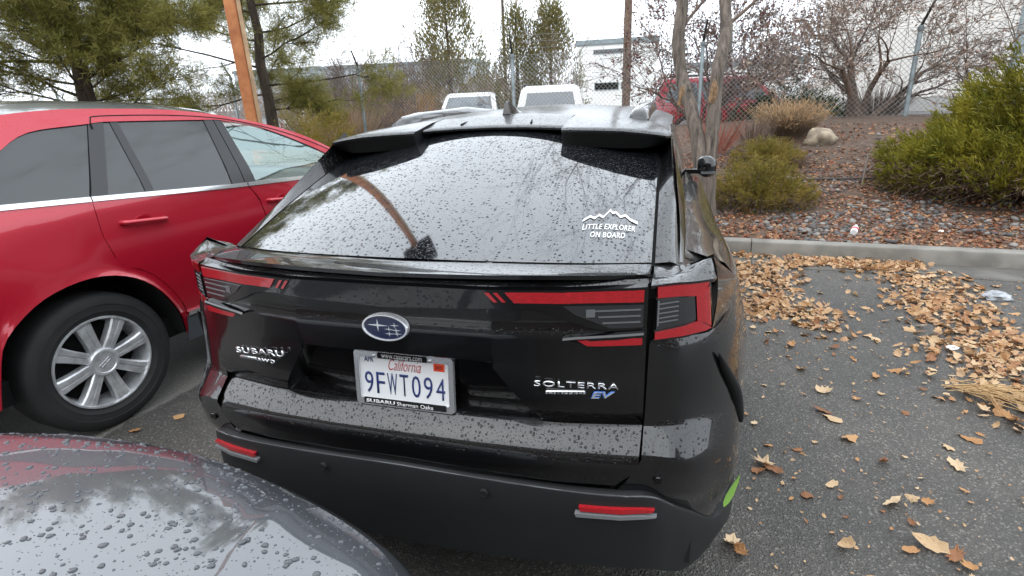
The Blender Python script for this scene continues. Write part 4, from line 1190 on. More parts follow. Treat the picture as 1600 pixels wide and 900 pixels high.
def fill(P, n, rr, soft=.12):
    xs_, ys_ = [p[0] for p in P], [p[1] for p in P]; out = []
    while len(out) < n:
        x, y = rr.uniform(min(xs_), max(xs_)), rr.uniform(min(ys_), max(ys_))
        if in_poly(x, y, P) and mnoise.noise(Vector((x * 3, y * 3, 1))) > -.28 + .2 * rr.random(): out.append((x + rr.gauss(0, soft), y + rr.gauss(0, soft)))
    return out
PA = [(1.0, 4.30), (1.0, 4.72), (3.05, 4.56), (2.9, 4.25), (2.0, 4.22)]
PB = [(1.12, 4.25), (1.12, 3.05), (1.5, 2.80), (1.85, 2.70), (1.95, 2.9), (1.93, 3.26), (1.74, 3.69), (1.85, 4.15)]
PC = [(2.1, 4.35), (2.55, 4.0), (2.48, 3.15), (2.42, 2.6), (2.5, 2.2), (2.42, 1.75), (3.1, 1.60), (3.25, 2.4), (3.1, 3.3), (3.0, 3.8), (3.24, 4.25)]
spots = [(x, y, rl.uniform(.032, .074)) for x, y in fill(PB, 620, rl, .10) + fill(PC, 1250, rl, .13) + fill(PA, 620, rl, .05)]
lone = []
for _ in range(130):
    x, y = rl.uniform(1.15, 2.75), rl.uniform(.35, 2.9)
    lone.append((x, y, rl.choice((.022, .026, .03, .036, .042, .05, .06, .08))))
lone += [(-2.05, .62, .07), (-1.93, .80, .08), (1.70, .92, .11), (1.66, 1.38, .10), (1.22, 1.08, .10), (1.26, 1.04, .09), (1.20, 1.02, .08), (1.04, .53, .10), (1.07, .50, .07), (1.75, .70, .10), (1.82, .66, .09), (1.45, .62, .06), (1.58, 1.62, .09), (1.62, 1.56, .10), (2.05, 1.25, .10), (2.2, 1.5, .09)]
lone += [(rl.uniform(3.0, 4.2), rl.uniform(1.2, 4.3), rl.uniform(.03, .08)) for _ in range(30)]
cx_, cy_ = .7576, -1.2936
def blocked(x, y): return x < 1.02 and y > 0 and x > -1.0
spots = [p for p in spots if not blocked(p[0], p[1])]
spots.sort(key=lambda p: -p[2] / math.hypot(p[0] - cx_, p[1] - cy_))
lone = [p for p in lone if not blocked(p[0], p[1])]
singles = lone + spots[:300 - len(lone)]
rest = spots[300 - len(lone):]
def ground_at(x, y):
    if y > kerb_y(x) - .385: return .016
    return .002
leaf_me = {}
for kn, km in LEAF_KINDS:
    leaf_me[kn] = []
    for vs, fs in LEAVES:
        me = bpy.data.meshes.new("fallen_leaf"); me.from_pydata(vs, [], fs); me.materials.append(km); me.update(); leaf_me[kn].append(me)
def leaf_place(x, y):
    if x < -1: return "on the asphalt between the red crossover and the black SUV"
    if y > 4.1: return "in the leaf drift against the kerb"
    if y > 2.65: return "in the leaf drift beside the front half of the black SUV" if x < 2.15 else "in the broad leaf drift below the plastic bag"
    if x > 2.3 and y > 1.5: return "in the leaf drift around the twig bundle"
    if y > 1.75: return "lying loose on the asphalt between the two leaf drifts"
    if x < 1.35: return "lying loose close to the rear corner of the black SUV"
    if y > 1.1: return "lying loose on the open asphalt below the twig bundle"
    return "lying loose on the asphalt at the bottom right"
for i, (x, y, s_) in enumerate(singles):
    kn = rl.choices([k[0] for k in LEAF_KINDS], (.4, .4, .2))[0] if x > -1 else "orange brown"
    o = bpy.data.objects.new("fallen_leaf", leaf_me[kn][i % len(LEAVES)])
    inpile = i >= len(lone)
    o.location = (x, y, ground_at(x, y) + (rl.uniform(.003, .02) if inpile else .004) + s_ * .06)
    o.rotation_euler = (rl.gauss(0, .32 if inpile else .18), rl.gauss(0, .32 if inpile else .18), rl.uniform(0, 6.28)); o.scale = (s_, s_ * rl.uniform(.7, 1.1), s_)
    COL.objects.link(o)
    pl = leaf_place(x, y)
    sz = "" if pl.startswith("in") or x < -1 else ("large " if s_ > .065 else "small " if s_ < .034 else "")
    tag(o, sz + kn + " leaf " + pl, "leaf", sz + kn + " leaves " + pl)
def scatter_leaves(name, pts, mat, label, cat_):
    m = MB()
    for x, y, z, s_ in pts:
        vs, fs = LEAVES[rl.randrange(len(LEAVES))]
        M = Matrix.Translation((x, y, z)) @ Matrix.Rotation(rl.uniform(0, 6.28), 4, 'Z') @ Matrix.Rotation(rl.gauss(0, .35), 4, 'X') @ Matrix.Rotation(rl.gauss(0, .35), 4, 'Y') @ Matrix.Scale(s_, 4)
        m.add([M @ Vector(v) for v in vs], fs)
    o = m.build(name, mat, None, smooth=None); tag(o, label, cat_, None, "stuff"); return o
more = [(x, y, rl.uniform(.02, .05)) for x, y in fill(PB, 260, rl, .06) + fill(PC, 420, rl, .08) + fill(PA, 220, rl, .05) if not blocked(x, y)]
crumbs = [(rl.uniform(1.1, 3.6), rl.uniform(.3, 4.2), rl.uniform(.006, .02)) for _ in range(900)]
scatter_leaves("leaf_drift", [(x, y, ground_at(x, y) + rl.uniform(.003, .016), s_) for x, y, s_ in rest + more + crumbs if not blocked(x, y)], M_leaf, "mass of dry tan leaves drifted on the asphalt by the kerb", "leaves")
lit_cols = [(.13, .045, .025), (.26, .10, .05), (.38, .20, .10), (.20, .065, .04), (.45, .28, .16), (.09, .04, .03)]
M_litter = leafy("leaf_litter", lit_cols, trans=.1)
lit = []
while len(lit) < 13000:
    x = rl.uniform(.6, 6.2); d = abs(rl.gauss(0, 3.2)) + .02
    y = kerb_y(x) + .16 + d
    if y > 11 or mnoise.noise(Vector((x * 1.7, y * 1.7, 5))) < -.34: continue
    lit.append((x, y, bed_h(x, y) + .006, rl.uniform(.02, .055)))
scatter_leaves("leaf_litter", lit, M_litter, "red brown leaf litter between the stones of the planter bed", "leaf litter")

# ================================================================== stones of the bed
def rock_mesh(rr):
    bm = bmesh.new(); bmesh.ops.create_icosphere(bm, subdivisions=1, radius=.5)
    ax = Vector((rr.uniform(.8, 1.2), rr.uniform(.6, 1.0), rr.uniform(.4, .65)))
    off = Vector((rr.uniform(0, 50), rr.uniform(0, 50), 0))
    for v in bm.verts:
        k = 1 + .28 * mnoise.noise(v.co * 2.2 + off)
        v.co = Vector((v.co.x * ax.x * k, v.co.y * ax.y * k, v.co.z * ax.z * k))
    vs = [v.co.copy() for v in bm.verts]; fs = [tuple(v.index for v in f.verts) for f in bm.faces]; bm.free()
    return vs, fs
ROCKS = [rock_mesh(rl) for _ in range(8)]
rock_cols = [(.075, .07, .068), (.13, .122, .115), (.21, .20, .185), (.09, .06, .055), (.22, .21, .20), (.07, .065, .075), (.13, .09, .08)]
ROCK_KINDS = (("dark grey", leafy("dark_stone", [(.07, .066, .064), (.10, .096, .092), (.08, .075, .072)], rough=.5, trans=0, use_obj=True)), ("pale grey", leafy("pale_stone", [(.19, .18, .165), (.25, .235, .215), (.17, .165, .155)], rough=.5, trans=0, use_obj=True)), ("reddish", leafy("reddish_stone", [(.12, .075, .065), (.15, .10, .085)], rough=.5, trans=0, use_obj=True)))
M_rock = leafy("river_stone", rock_cols, rough=.5, trans=0)
rk = []
while len(rk) < 2700:
    x = rl.uniform(.7, 6.2); y = kerb_y(x) + .17 + abs(rl.gauss(0, 1.9))
    if y > 11.5 or mnoise.noise(Vector((x * 1.1, y * 1.3, 9))) < -.20: continue
    rk.append((x, y, rl.uniform(.022, .07) * (1.5 if rl.random() < .15 else 1)))
rk.sort(key=lambda p: -p[2] / math.hypot(p[0] - cx_, p[1] - cy_))
rock_me = {}
for kn, km in ROCK_KINDS:
    rock_me[kn] = []
    for vs, fs in ROCKS:
        me = bpy.data.meshes.new("river_stone"); me.from_pydata(vs, [], fs); me.polygons.foreach_set("use_smooth", [True] * len(fs)); me.materials.append(km); me.update(); rock_me[kn].append(me)
for i, (x, y, s_) in enumerate(rk[:300]):
    kn = rl.choices([k[0] for k in ROCK_KINDS], (.5, .33, .17))[0]
    o = bpy.data.objects.new("river_stone", rock_me[kn][i % 8]); o.location = (x, y, bed_h(x, y) + s_ * .12); o.scale = (s_,) * 3; o.rotation_euler = (rl.gauss(0, .3), rl.gauss(0, .3), rl.uniform(0, 6.28))
    COL.objects.link(o)
    d = y - kerb_y(x)
    pl = ("right behind the kerb" if d < .55 else "in the bed") + (" below the olive juniper" if x < 2.2 else " near the white bottle" if x < 3.2 else " before the large green juniper")
    tag(o, "rounded " + kn + " stone " + pl, "stone", kn + " stones " + pl)
m = MB()
for x, y, s_ in rk[300:]:
    vs, fs = ROCKS[rl.randrange(8)]; M = Matrix.Translation((x, y, bed_h(x, y) + s_ * .1)) @ Matrix.Rotation(rl.uniform(0, 6.28), 4, 'Z') @ Matrix.Scale(s_, 4)
    m.add([M @ v for v in vs], fs)
o = m.build("stone_mulch", M_rock, None, smooth=180); tag(o, "small grey stones covering the planter bed", "stones", None, "stuff")

# ================================================================== plants
def bulk(name, verts, faces4, mat, parent=None, smooth=False):
    """many quads at once from numpy arrays"""
    me = bpy.data.meshes.new(name)
    nf = len(faces4); k = faces4.shape[1]
    me.vertices.add(len(verts)); me.vertices.foreach_set("co", np.asarray(verts, np.float32).ravel())
    me.loops.add(nf * k); me.loops.foreach_set("vertex_index", np.asarray(faces4, np.int32).ravel())
    me.polygons.add(nf); me.polygons.foreach_set("loop_start", np.arange(0, nf * k, k, dtype=np.int32))
    if smooth: me.polygons.foreach_set("use_smooth", np.ones(nf, bool))
    me.update(calc_edges=True); me.validate()
    me.materials.append(mat)
    o = bpy.data.objects.new(name, me); COL.objects.link(o)
    if parent is not None: o.parent = parent; o["kind"] = "stuff"
    return o
def unit(a):
    return a / np.maximum(np.linalg.norm(a, axis=-1, keepdims=True), 1e-9)
def blades(P, D, Ln, W, r):
    """leaf-sized diamonds: base P, direction D, length, width"""
    n = len(P)
    side = unit(np.cross(D, unit(r.normal(size=(n, 3)))))
    Ln = np.asarray(Ln).reshape(-1, 1); W = np.asarray(W).reshape(-1, 1)
    mid = P + D * Ln * .5
    V = np.stack([P, mid + side * W * .5, P + D * Ln, mid - side * W * .5], 1).reshape(-1, 3)
    F = np.arange(4 * n).reshape(n, 4)
    return V, F
def segs_mesh(name, S_, mat, parent, n=4):
    """branch segments (p0,p1,r0,r1) -> open prisms"""
    A = np.array([s[0] for s in S_], float); B = np.array([s[1] for s in S_], float)
    ra = np.array([s[2] for s in S_])[:, None]; rb = np.array([s[3] for s in S_])[:, None]
    d = unit(B - A); ref = np.where(np.abs(d[:, 2:3]) < .9, np.array([[0, 0, 1.]]), np.array([[1., 0, 0]]))
    u = unit(np.cross(d, ref)); w = np.cross(d, u)
    V = []
    for k in range(n):
        a = 2 * math.pi * k / n; V.append(A + (u * math.cos(a) + w * math.sin(a)) * ra)
    for k in range(n):
        a = 2 * math.pi * k / n; V.append(B + (u * math.cos(a) + w * math.sin(a)) * rb)
    V = np.stack(V, 1); N_ = len(A); base = (np.arange(N_) * 2 * n)[:, None]
    F = np.concatenate([np.concatenate([base + k, base + (k + 1) % n, base + n + (k + 1) % n, base + n + k], 1) for k in range(n)], 0)
    return bulk(name, V.reshape(-1, 3), F, mat, parent, smooth=True)

def bark_mat(name, c1, c2, scale=14, stretch=.18):
    m, N, L, b = new_mat(name)
    tc = N.new("ShaderNodeTexCoord"); mp = N.new("ShaderNodeMapping"); mp.inputs["Scale"].default_value = (1, 1, stretch)
    L.new(tc.outputs["Object"], mp.inputs[0])
    n = N.new("ShaderNodeTexNoise"); n.inputs["Scale"].default_value = scale; n.inputs["Detail"].default_value = 8; n.inputs["Roughness"].default_value = .7
    L.new(mp.outputs[0], n.inputs["Vector"])
    r = N.new("ShaderNodeValToRGB"); r.color_ramp.elements[0].position = .35; r.color_ramp.elements[0].color = c4(c1); r.color_ramp.elements[1].position = .65; r.color_ramp.elements[1].color = c4(c2)
    L.new(n.outputs[0], r.inputs[0]); L.new(r.outputs[0], b.inputs["Base Color"]); b.inputs["Roughness"].default_value = .9
    bp = N.new("ShaderNodeBump"); bp.inputs["Strength"].default_value = 1; bp.inputs["Distance"].default_value = .03; L.new(n.outputs[0], bp.inputs["Height"]); L.new(bp.outputs[0], b.inputs["Normal"])
    return m
M_bark = bark_mat("pine_bark", (.035, .026, .020), (.10, .075, .055))
M_bark2 = bark_mat("peeling_bark", (.045, .036, .030), (.23, .19, .155), 20, .10)
M_twig = bark_mat("grey_brown_twig", (.10, .07, .055), (.21, .15, .115))
M_twig_red = bark_mat("red_brown_twig", (.09, .035, .028), (.18, .08, .06))
M_needle = leafy("pine_needles", [(.12, .135, .03), (.18, .185, .04), (.24, .23, .055), (.30, .27, .08), (.15, .16, .035), (.22, .17, .07)], trans=.4, clump=3.5)
M_jun = leafy("juniper_foliage", [(.055, .065, .010), (.11, .115, .014), (.19, .175, .02), (.27, .235, .028), (.32, .27, .04)], trans=.3, clump=3.5)
M_jun2 = leafy("olive_juniper_foliage", [(.08, .075, .014), (.14, .115, .02), (.21, .165, .03), (.26, .19, .045), (.26, .16, .06)], trans=.35, clump=3.5)
M_upr = leafy("upright_juniper_foliage", [(.11, .105, .035), (.16, .145, .05), (.20, .17, .07), (.22, .16, .10)], trans=.35, clump=1.6)
M_straw = leafy("straw_blades", [(.42, .26, .12), (.5, .34, .18), (.33, .2, .1), (.55, .40, .24), (.28, .19, .11)], trans=.2)
M_budred = leafy("withered_red_leaves", [(.10, .045, .04), (.17, .08, .065), (.22, .12, .10), (.08, .03, .03)], trans=.15)
M_budtan = leafy("withered_tan_leaves", [(.28, .20, .16), (.38, .29, .24), (.22, .15, .11), (.45, .37, .31)], trans=.2)
M_redstem = leafy("red_stems", [(.22, .05, .04), (.32, .10, .07), (.18, .08, .05)], trans=0)
M_gold = leafy("golden_leaves", [(.42, .22, .05), (.52, .30, .09), (.35, .18, .06)], trans=.2)

M_dead = leafy("dead_juniper_foliage", [(.06, .04, .025), (.10, .065, .04), (.15, .10, .065), (.05, .04, .02)], trans=.15, clump=4)
M_brush = leafy("brown_brush_stems", [(.20, .13, .09), (.28, .19, .13), (.15, .10, .075)], trans=0)
def grow(base, d, length, rad, depth, rr, out, tips, spread=.55, kids=(3, 5), shrink=.66, droop=.0, wander=.22, up=.05, lvl=0, min_r=.0022):
    """recursive branching; fills out with segments per level and tips with end points"""
    n = 4 if lvl < 2 else 3
    p = Vector(base); dd = Vector(d).normalized(); r0 = rad; pts = [(p.copy(), dd.copy(), r0)]
    for k in range(n):
        dd = (dd + Vector((rr.gauss(0, wander), rr.gauss(0, wander), rr.gauss(0, wander) + up - droop)) * .6).normalized()
        q = p + dd * (length / n); r1 = max(min_r, r0 * .84)
        out.append((tuple(p), tuple(q), r0, r1, lvl)); p, r0 = q, r1; pts.append((p.copy(), dd.copy(), r0))
    if depth <= 0:
        tips.append((tuple(p), tuple(dd))); return
    for c in range(rr.randint(*kids)):
        i = rr.randint(1, n) if c else n
        bp_, bd, br = pts[i]
        ax = Vector((rr.gauss(0, 1), rr.gauss(0, 1), rr.gauss(0, 1))); ax = (ax - bd * ax.dot(bd)).normalized()
        nd = (bd * math.cos(spread) + ax * math.sin(spread) * rr.uniform(.7, 1.3)).normalized()
        grow(bp_, nd, length * shrink * rr.uniform(.75, 1.2), max(min_r, br * .62), depth - 1, rr, out, tips, spread, kids, shrink, droop, wander, up, lvl + 1, min_r)

def bare_tree(name, label, base, stems, depth, seed, mat, cat_="tree", leaf_mat=None, leaf_n=0, leaf_s=.04, group=None, trunk_mat=None, min_r=.003, **kw):
    rr = random.Random(seed); r_ = np.random.default_rng(seed)
    root = empty(name, base); tag(root, label, cat_, group)
    out, tips = [], []
    for off, d, ln, rad in stems:
        grow(off, d, ln, rad, depth, rr, out, tips, min_r=min_r, **kw)
    tr = [s for s in out if s[4] == 0]; cr = [s for s in out if s[4] > 0]
    segs_mesh("trunk", tr, trunk_mat or mat, root, 8)
    thick = [s for s in cr if s[2] > .012]; thin = [s for s in cr if s[2] <= .012]
    if thick: segs_mesh("branches", thick, mat, root, 5)
    if thin: segs_mesh("twigs", thin, mat, root, 3)
    if leaf_mat and leaf_n:
        pool = np.array([s[1] for s in thin] or [s[1] for s in cr])
        idx = r_.integers(0, len(pool), leaf_n)
        P = pool[idx] + r_.normal(size=(leaf_n, 3)) * .03
        D = unit(r_.normal(size=(leaf_n, 3)) + np.array([0, 0, -.4]))
        V, F = blades(P, D, r_.uniform(.6, 1.3, leaf_n) * leaf_s, r_.uniform(.4, .7, leaf_n) * leaf_s, r_)
        bulk("crown", V, F, leaf_mat, root)
    return root

def pine(name, label, base, H, trunk_r, limbs, tuft_n, seed, needle=.15, per=13, flat=.25, spread_r=None):
    """limbs: (height, azimuth, length, rise)"""
    rr = random.Random(seed); r_ = np.random.default_rng(seed)
    root = empty(name, base); tag(root, label, "tree")
    out = []; tips = []
    p = Vector((0, 0, -.3)); k = 10
    tp = [(0, 0, -.3)]
    for i in range(1, k + 1):
        tp.append((rr.gauss(0, .03) * i / 3, rr.gauss(0, .03) * i / 3, H * i / k))
    m = MB(); m.tube(tp, [max(.015, trunk_r * (1 - .85 * i / k)) for i in range(k + 1)], 10); m.build("trunk", M_bark, root, smooth=70)
    for h, az, ln, rise in limbs:
        i = min(k - 1, int(h / H * k)); q = Vector(tp[i]).lerp(Vector(tp[i + 1]), h / H * k - i)
        d = Vector((math.cos(az), math.sin(az), rise))
        o2, t2 = [], []
        grow(q, d, ln, trunk_r * .15 * (ln / 2.5 + .3), 2, rr, o2, t2, spread=.55, kids=(5, 7), shrink=.40, wander=.14, up=.04, min_r=.005)
        out += o2; tips += t2
        tips += [(s[1], tuple((Vector(s[1]) - Vector(s[0])).normalized())) for s in o2 if s[4] >= 1]
    segs_mesh("branches", out, M_bark, root, 4)
    T = np.array([t[0] for t in tips]); Dt = np.array([t[1] for t in tips])
    idx = r_.integers(0, len(T), tuft_n)
    C_ = T[idx] + r_.normal(size=(tuft_n, 3)) * .14; Dm = unit(Dt[idx] + r_.normal(size=(tuft_n, 3)) * .35 + np.array([0, 0, .25]))
    P = np.repeat(C_, per, 0) + r_.normal(size=(tuft_n * per, 3)) * .025
    D = unit(np.repeat(Dm, per, 0) * .55 + unit(r_.normal(size=(tuft_n * per, 3))))
    V, F = blades(P, D, r_.uniform(.7, 1.15, len(P)) * needle, np.full(len(P), .0095), r_)
    # one island colour per tuft: chain the needles of a tuft by sharing the base vertex
    F = F.copy(); nb = np.arange(len(P)); first = (nb // per) * per
    F[:, 0] = first * 4
    bulk("crown", V, F, M_needle, root)
    return root

def juniper(name, label, base, rx, ry, h, n_spray, seed, mat, blade=.045, cat_="shrub", lift=.0, per=26):
    """spreading juniper: upswept plumes over a brown twig frame"""
    r_ = np.random.default_rng(seed); rr = random.Random(seed)
    root = empty(name, base); tag(root, label, cat_)
    segs = []
    P_, D_, L_ = [], [], []
    for i in range(n_spray):
        a = rr.uniform(0, 6.283); q = math.sqrt(rr.random())
        tx, ty = rx * q * math.cos(a), ry * q * math.sin(a)
        lump = .72 + .55 * mnoise.noise(Vector((tx * 1.6 + seed, ty * 1.6, seed)))
        tz = h * (1 - .75 * q ** 2.2) * lump * rr.uniform(.45, 1.05) + lift
        tip = Vector((tx, ty, max(.12, tz)))
        out_d = Vector((tx, ty, .0)); out_d = (out_d.normalized() if out_d.length > .01 else Vector((0, 0, 0))) * .8 + Vector((rr.gauss(0, .3), rr.gauss(0, .3), rr.uniform(.25, .9)))
        out_d.normalize()
        ln = rr.uniform(.18, .46)
        st = tip - out_d * ln
        for k in range(per):
            t = rr.random() ** .7
            c = st + out_d * (ln * t) + Vector((0, 0, .05 * t * t))
            w = .050 * (1 - t) + .010
            P_.append((c.x + rr.gauss(0, w), c.y + rr.gauss(0, w), c.z + rr.gauss(0, w)))
            D_.append((out_d.x + rr.gauss(0, .42), out_d.y + rr.gauss(0, .42), out_d.z + rr.gauss(0, .42) + .15))
        if i % 5 == 0:
            c0 = Vector((rr.gauss(0, rx * .12), rr.gauss(0, ry * .12), .02)); c1 = c0.lerp(st, .5) + Vector((rr.gauss(0, .05), rr.gauss(0, .05), -.02))
            segs += [(tuple(c0), tuple(c1), .012, .008), (tuple(c1), tuple(st), .008, .004)]
    P = np.array(P_); D = unit(np.array(D_)); n = len(P)
    V, F = blades(P, D, r_.uniform(.6, 1.4, n) * blade * 1.25, r_.uniform(.14, .26, n) * blade, r_)
    F = F.copy(); nb = np.arange(n)
    F[:, 0] = np.where(nb % 3 == 0, F[:, 0], ((nb // 3) * 3) * 4) if False else F[:, 0]
    bulk("foliage", V, F, mat, root)
    # dead brown foliage low in the skirt
    nd = int(n_spray * 7); a = r_.uniform(0, 6.283, nd); q = r_.uniform(.45, 1.0, nd)
    P = np.stack([rx * q * np.cos(a), ry * q * np.sin(a), h * r_.uniform(.04, .30, nd) * (1.15 - .5 * q)], 1) + r_.normal(size=(nd, 3)) * .03
    D = unit(np.stack([np.cos(a), np.sin(a), r_.normal(size=nd) * .5], 1) + r_.normal(size=(nd, 3)) * .5)
    V, F = blades(P, D, r_.uniform(.7, 1.8, nd) * blade, r_.uniform(.12, .25, nd) * blade, r_)
    bulk("dead_foliage", V, F, M_dead, root)
    # dry skirt of dead twigs
    for i in range(int(n_spray * .3)):
        a = rr.uniform(0, 6.283); c0 = Vector((rx * .3 * math.cos(a), ry * .3 * math.sin(a), .10)); q = rr.uniform(.6, 1.02)
        c1 = Vector((rx * q * math.cos(a + rr.gauss(0, .2)), ry * q * math.sin(a + rr.gauss(0, .2)), rr.uniform(-.02, .16)))
        segs.append((tuple(c0), tuple(c0.lerp(c1, .6) + Vector((0, 0, .05))), .008, .006)); segs.append((segs[-1][1], tuple(c1), .006, .003))
    segs_mesh("branches", segs, M_twig, root, 3)
    return root

def tuft_bush(name, label, base, rx, h, n, seed, mat, width=.008, fan=.7, stems=0, stem_mat=None, cat_="shrub", group=None, curve=.1):
    """brush of thin upright stems, as rabbitbrush or bare dogwood"""
    r_ = np.random.default_rng(seed)
    root = empty(name, base); tag(root, label, cat_, group)
    a = r_.uniform(0, 6.283, n); q = np.sqrt(r_.random(n))
    B = np.stack([q * np.cos(a) * rx * .3, q * np.sin(a) * rx * .3, np.zeros(n)], 1)
    D = unit(np.stack([q * np.cos(a) * fan, q * np.sin(a) * fan, np.ones(n)], 1) + r_.normal(size=(n, 3)) * .13)
    Ln = h * r_.uniform(.55, 1.1, n)
    V, F = blades(B, D, Ln, np.full(n, width), r_)
    bulk("stems", V, F, stem_mat or mat, root)
    if stems:
        T = B + D * Ln[:, None]
        idx = r_.integers(0, n, stems)
        P = T[idx] - D[idx] * (r_.random(stems) * .35 * h)[:, None] + r_.normal(size=(stems, 3)) * .03
        Dd = unit(D[idx] + r_.normal(size=(stems, 3)) * .45)
        V, F = blades(P, Dd, r_.uniform(.06, .16, stems), np.full(stems, width * 1.1), r_)
        bulk("plumes", V, F, mat, root)
    return root

# --- left: two pines
rp = random.Random(3)
limbs = [(1.2 + .085 * i, i * 2.4 + rp.uniform(-.3, .3), 2.6 - .02 * i - rp.uniform(0, 1.3), rp.uniform(.0, .45)) for i in range(50)]
pine("pine_tree", "broad bushy pine above the red crossover on the far left", (-10.9, 7.7, .45), 6.2, .20, limbs, 14500, 31, needle=.17, per=16)
limbs = [(1.2 + .2 * i, i * 2.1 + rp.uniform(-.4, .4), 2.2 - .02 * i + rp.uniform(-.4, .3), rp.uniform(-.15, .3)) for i in range(34)]
pine("pine_tree", "tall open pine with straight trunk behind the orange lamp pole", (-9.25, 11.1, .4), 7.5, .16, limbs, 11500, 32, needle=.18, per=15)
# --- twin trunk tree right of the black SUV
tt = empty("deciduous_tree", (1.1, 5.9, .25)); tag(tt, "bare tree with two peeling trunks just beyond the black SUV", "tree")
rr = random.Random(8); out, tips = [], []
for path, rads in (([(.0, 0, -.15), (-.06, -.02, .55), (-.17, .05, 1.05), (-.335, .2, 1.55), (-.40, .28, 2.0), (-.385, .35, 2.45), (-.5, .45, 3.4), (-.75, .5, 4.4)], [.115, .092, .082, .075, .072, .068, .06, .045]),
                   ([(.06, 0, -.15), (.04, -.02, .55), (.05, .05, 1.1), (.06, .1, 1.6), (.13, .25, 2.0), (.10, .4, 2.5), (.2, .55, 3.4), (.45, .7, 4.5)], [.10, .082, .078, .075, .070, .068, .06, .045])):
    pth = cat(path, 5); rd = list(np.interp(np.linspace(0, 1, len(pth)), np.linspace(0, 1, len(rads)), rads))
    rd = [r_ * (1 + .10 * mnoise.noise(Vector((k * .7, path[1][0] * 9, 0)))) for k, r_ in enumerate(rd)]
    m = MB(); m.tube(pth, rd, 16); m.v = [tuple(Vector(v) * 1.0 + (Vector((v[0], v[1], 0)) - Vector((0, 0, 0))).normalized() * .014 * mnoise.noise(Vector((v[0] * 22, v[1] * 22, v[2] * 4)))) for v in m.v]; m.build("trunk", M_bark2, tt, smooth=70)
    for f, az, ln in ((.62, .5, 1.4), (.70, 2.6, 1.5), (.78, 4.2, 1.7), (.86, 1.2, 1.7), (.90, 5.5, 1.9), (.95, 3.2, 1.8), (1.0, .2, 2.0), (1.0, 2.2, 2.0), (1.0, 4.4, 2.0)):
        q = pth[min(len(pth) - 1, int(f * (len(pth) - 1)))]
        grow(q, (math.cos(az), math.sin(az), 1.0), ln, .022, 3, rr, out, tips, spread=.5, kids=(3, 4), shrink=.68, wander=.2, up=.03, min_r=.0028)
segs_mesh("branches", [s for s in out if s[2] > .010], M_twig, tt, 5); segs_mesh("twigs", [s for s in out if s[2] <= .010], M_twig, tt, 3)
for (x, y, z, h) in ((-.33, .15, 1.38, .22), (.02, .03, 1.42, .26)):     # torn stubs of cut limbs
    m = MB(); m.tube([(x, y, z - h * .6), (x + .01, y - .055, z), (x + .005, y - .07, z + h * .35)], [.05, .042, .012], 7); m.build("limb_stub", plain("torn_wood", (.24, .15, .08), .8, var=.4, scale=30), tt)
# --- crab apple behind the fence, big bare tree on the right
bare_tree("deciduous_tree", "dense twiggy tree with withered red leaves behind the red car beyond the fence", (1.6, 15.5, .3), [((0, 0, -.1), (-.1, 0, 1), 1.6, .12), ((.1, 0, -.1), (.45, .1, 1), 1.7, .10), ((-.1, .1, -.1), (-.55, -.1, 1), 1.7, .10), ((0, .1, 0), (.15, -.3, 1), 1.7, .09)], 5, 41, M_twig, leaf_mat=M_budred, leaf_n=5500, leaf_s=.085, kids=(3, 4), shrink=.74, spread=.6, wander=.22, up=.02, min_r=.006)
bare_tree("deciduous_tree", "large bare tree with pale withered leaves beside the fence on the right", (4.55, 12.9, .85), [((0, 0, -.1), (-.1, 0, 1), 1.3, .12), ((.1, 0, -.1), (.5, .1, 1), 1.4, .09), ((-.1, .1, -.1), (-.65, -.1, 1), 1.4, .09), ((0, .1, 0), (.1, -.3, 1), 1.4, .08)], 5, 44, M_twig, leaf_mat=M_budtan, leaf_n=5200, leaf_s=.07, kids=(3, 4), shrink=.72, spread=.6, wander=.24, up=.02, min_r=.0045)
bare_tree("deciduous_tree", "thin arching bare tree in front of the pale warehouse wall", (6.6, 12.9, .8), [((0, 0, -.1), (-.2, 0, 1), 1.3, .05), ((.1, 0, -.1), (.4, .1, 1), 1.4, .05)], 4, 46, M_twig, kids=(3, 4), shrink=.76, spread=.55, wander=.3, droop=.10, min_r=.0045)
# --- middle distance: upright junipers with bare trees among them
def upright(name, label, base, rx, h, n, seed):
    r_ = np.random.default_rng(seed)
    root = empty(name, base); tag(root, label, "tree")
    m = MB(); m.tube([(0, 0, 0), (.03, 0, h * .5), (0, 0, h * .95)], [.12, .07, .02], 7); m.build("trunk", M_bark, root)
    k = 130
    cz = r_.random(k) ** .8 * h * .93 + .2; ca = r_.uniform(0, 6.283, k); cr_ = rx * np.sqrt(r_.random(k)) * (1 - (cz / (h * 1.15)) ** 1.6)
    Cc_ = np.stack([cr_ * np.cos(ca), cr_ * np.sin(ca), cz], 1)
    idx = r_.integers(0, k, n); P = Cc_[idx] + r_.normal(size=(n, 3)) * np.array([.17, .17, .34])
    D = unit(np.stack([np.cos(ca)[idx] * .4, np.sin(ca)[idx] * .4, np.ones(n)], 1) + r_.normal(size=(n, 3)) * .35)
    V, F = blades(P, D, r_.uniform(.10, .22, n), r_.uniform(.03, .055, n), r_)
    bulk("crown", V, F, M_upr, root); return root
upright("juniper_tree", "tall olive juniper with a loose top behind the white pickup", (-8.5, 21.5, .27), 2.1, 5.8, 13000, 51)
upright("juniper_tree", "olive upright juniper behind the shark fin, left of a pair", (-6.35, 24.2, .27), 1.35, 4.9, 8500, 52)
upright("juniper_tree", "olive upright juniper behind the shark fin, right of a pair", (-4.9, 24.6, .27), 1.75, 5.1, 10500, 53)
bare_tree("deciduous_tree", "thin bare tree standing before the tall olive juniper", (-8.3, 17.5, .3), [((0, 0, 0), (-.1, 0, 1), 1.5, .06), ((.1, 0, 0), (.5, 0, 1), 1.4, .05), ((0, 0, 0), (-.6, .1, 1), 1.4, .05)], 5, 55, M_twig, kids=(2, 4), shrink=.76, spread=.5, min_r=.006)
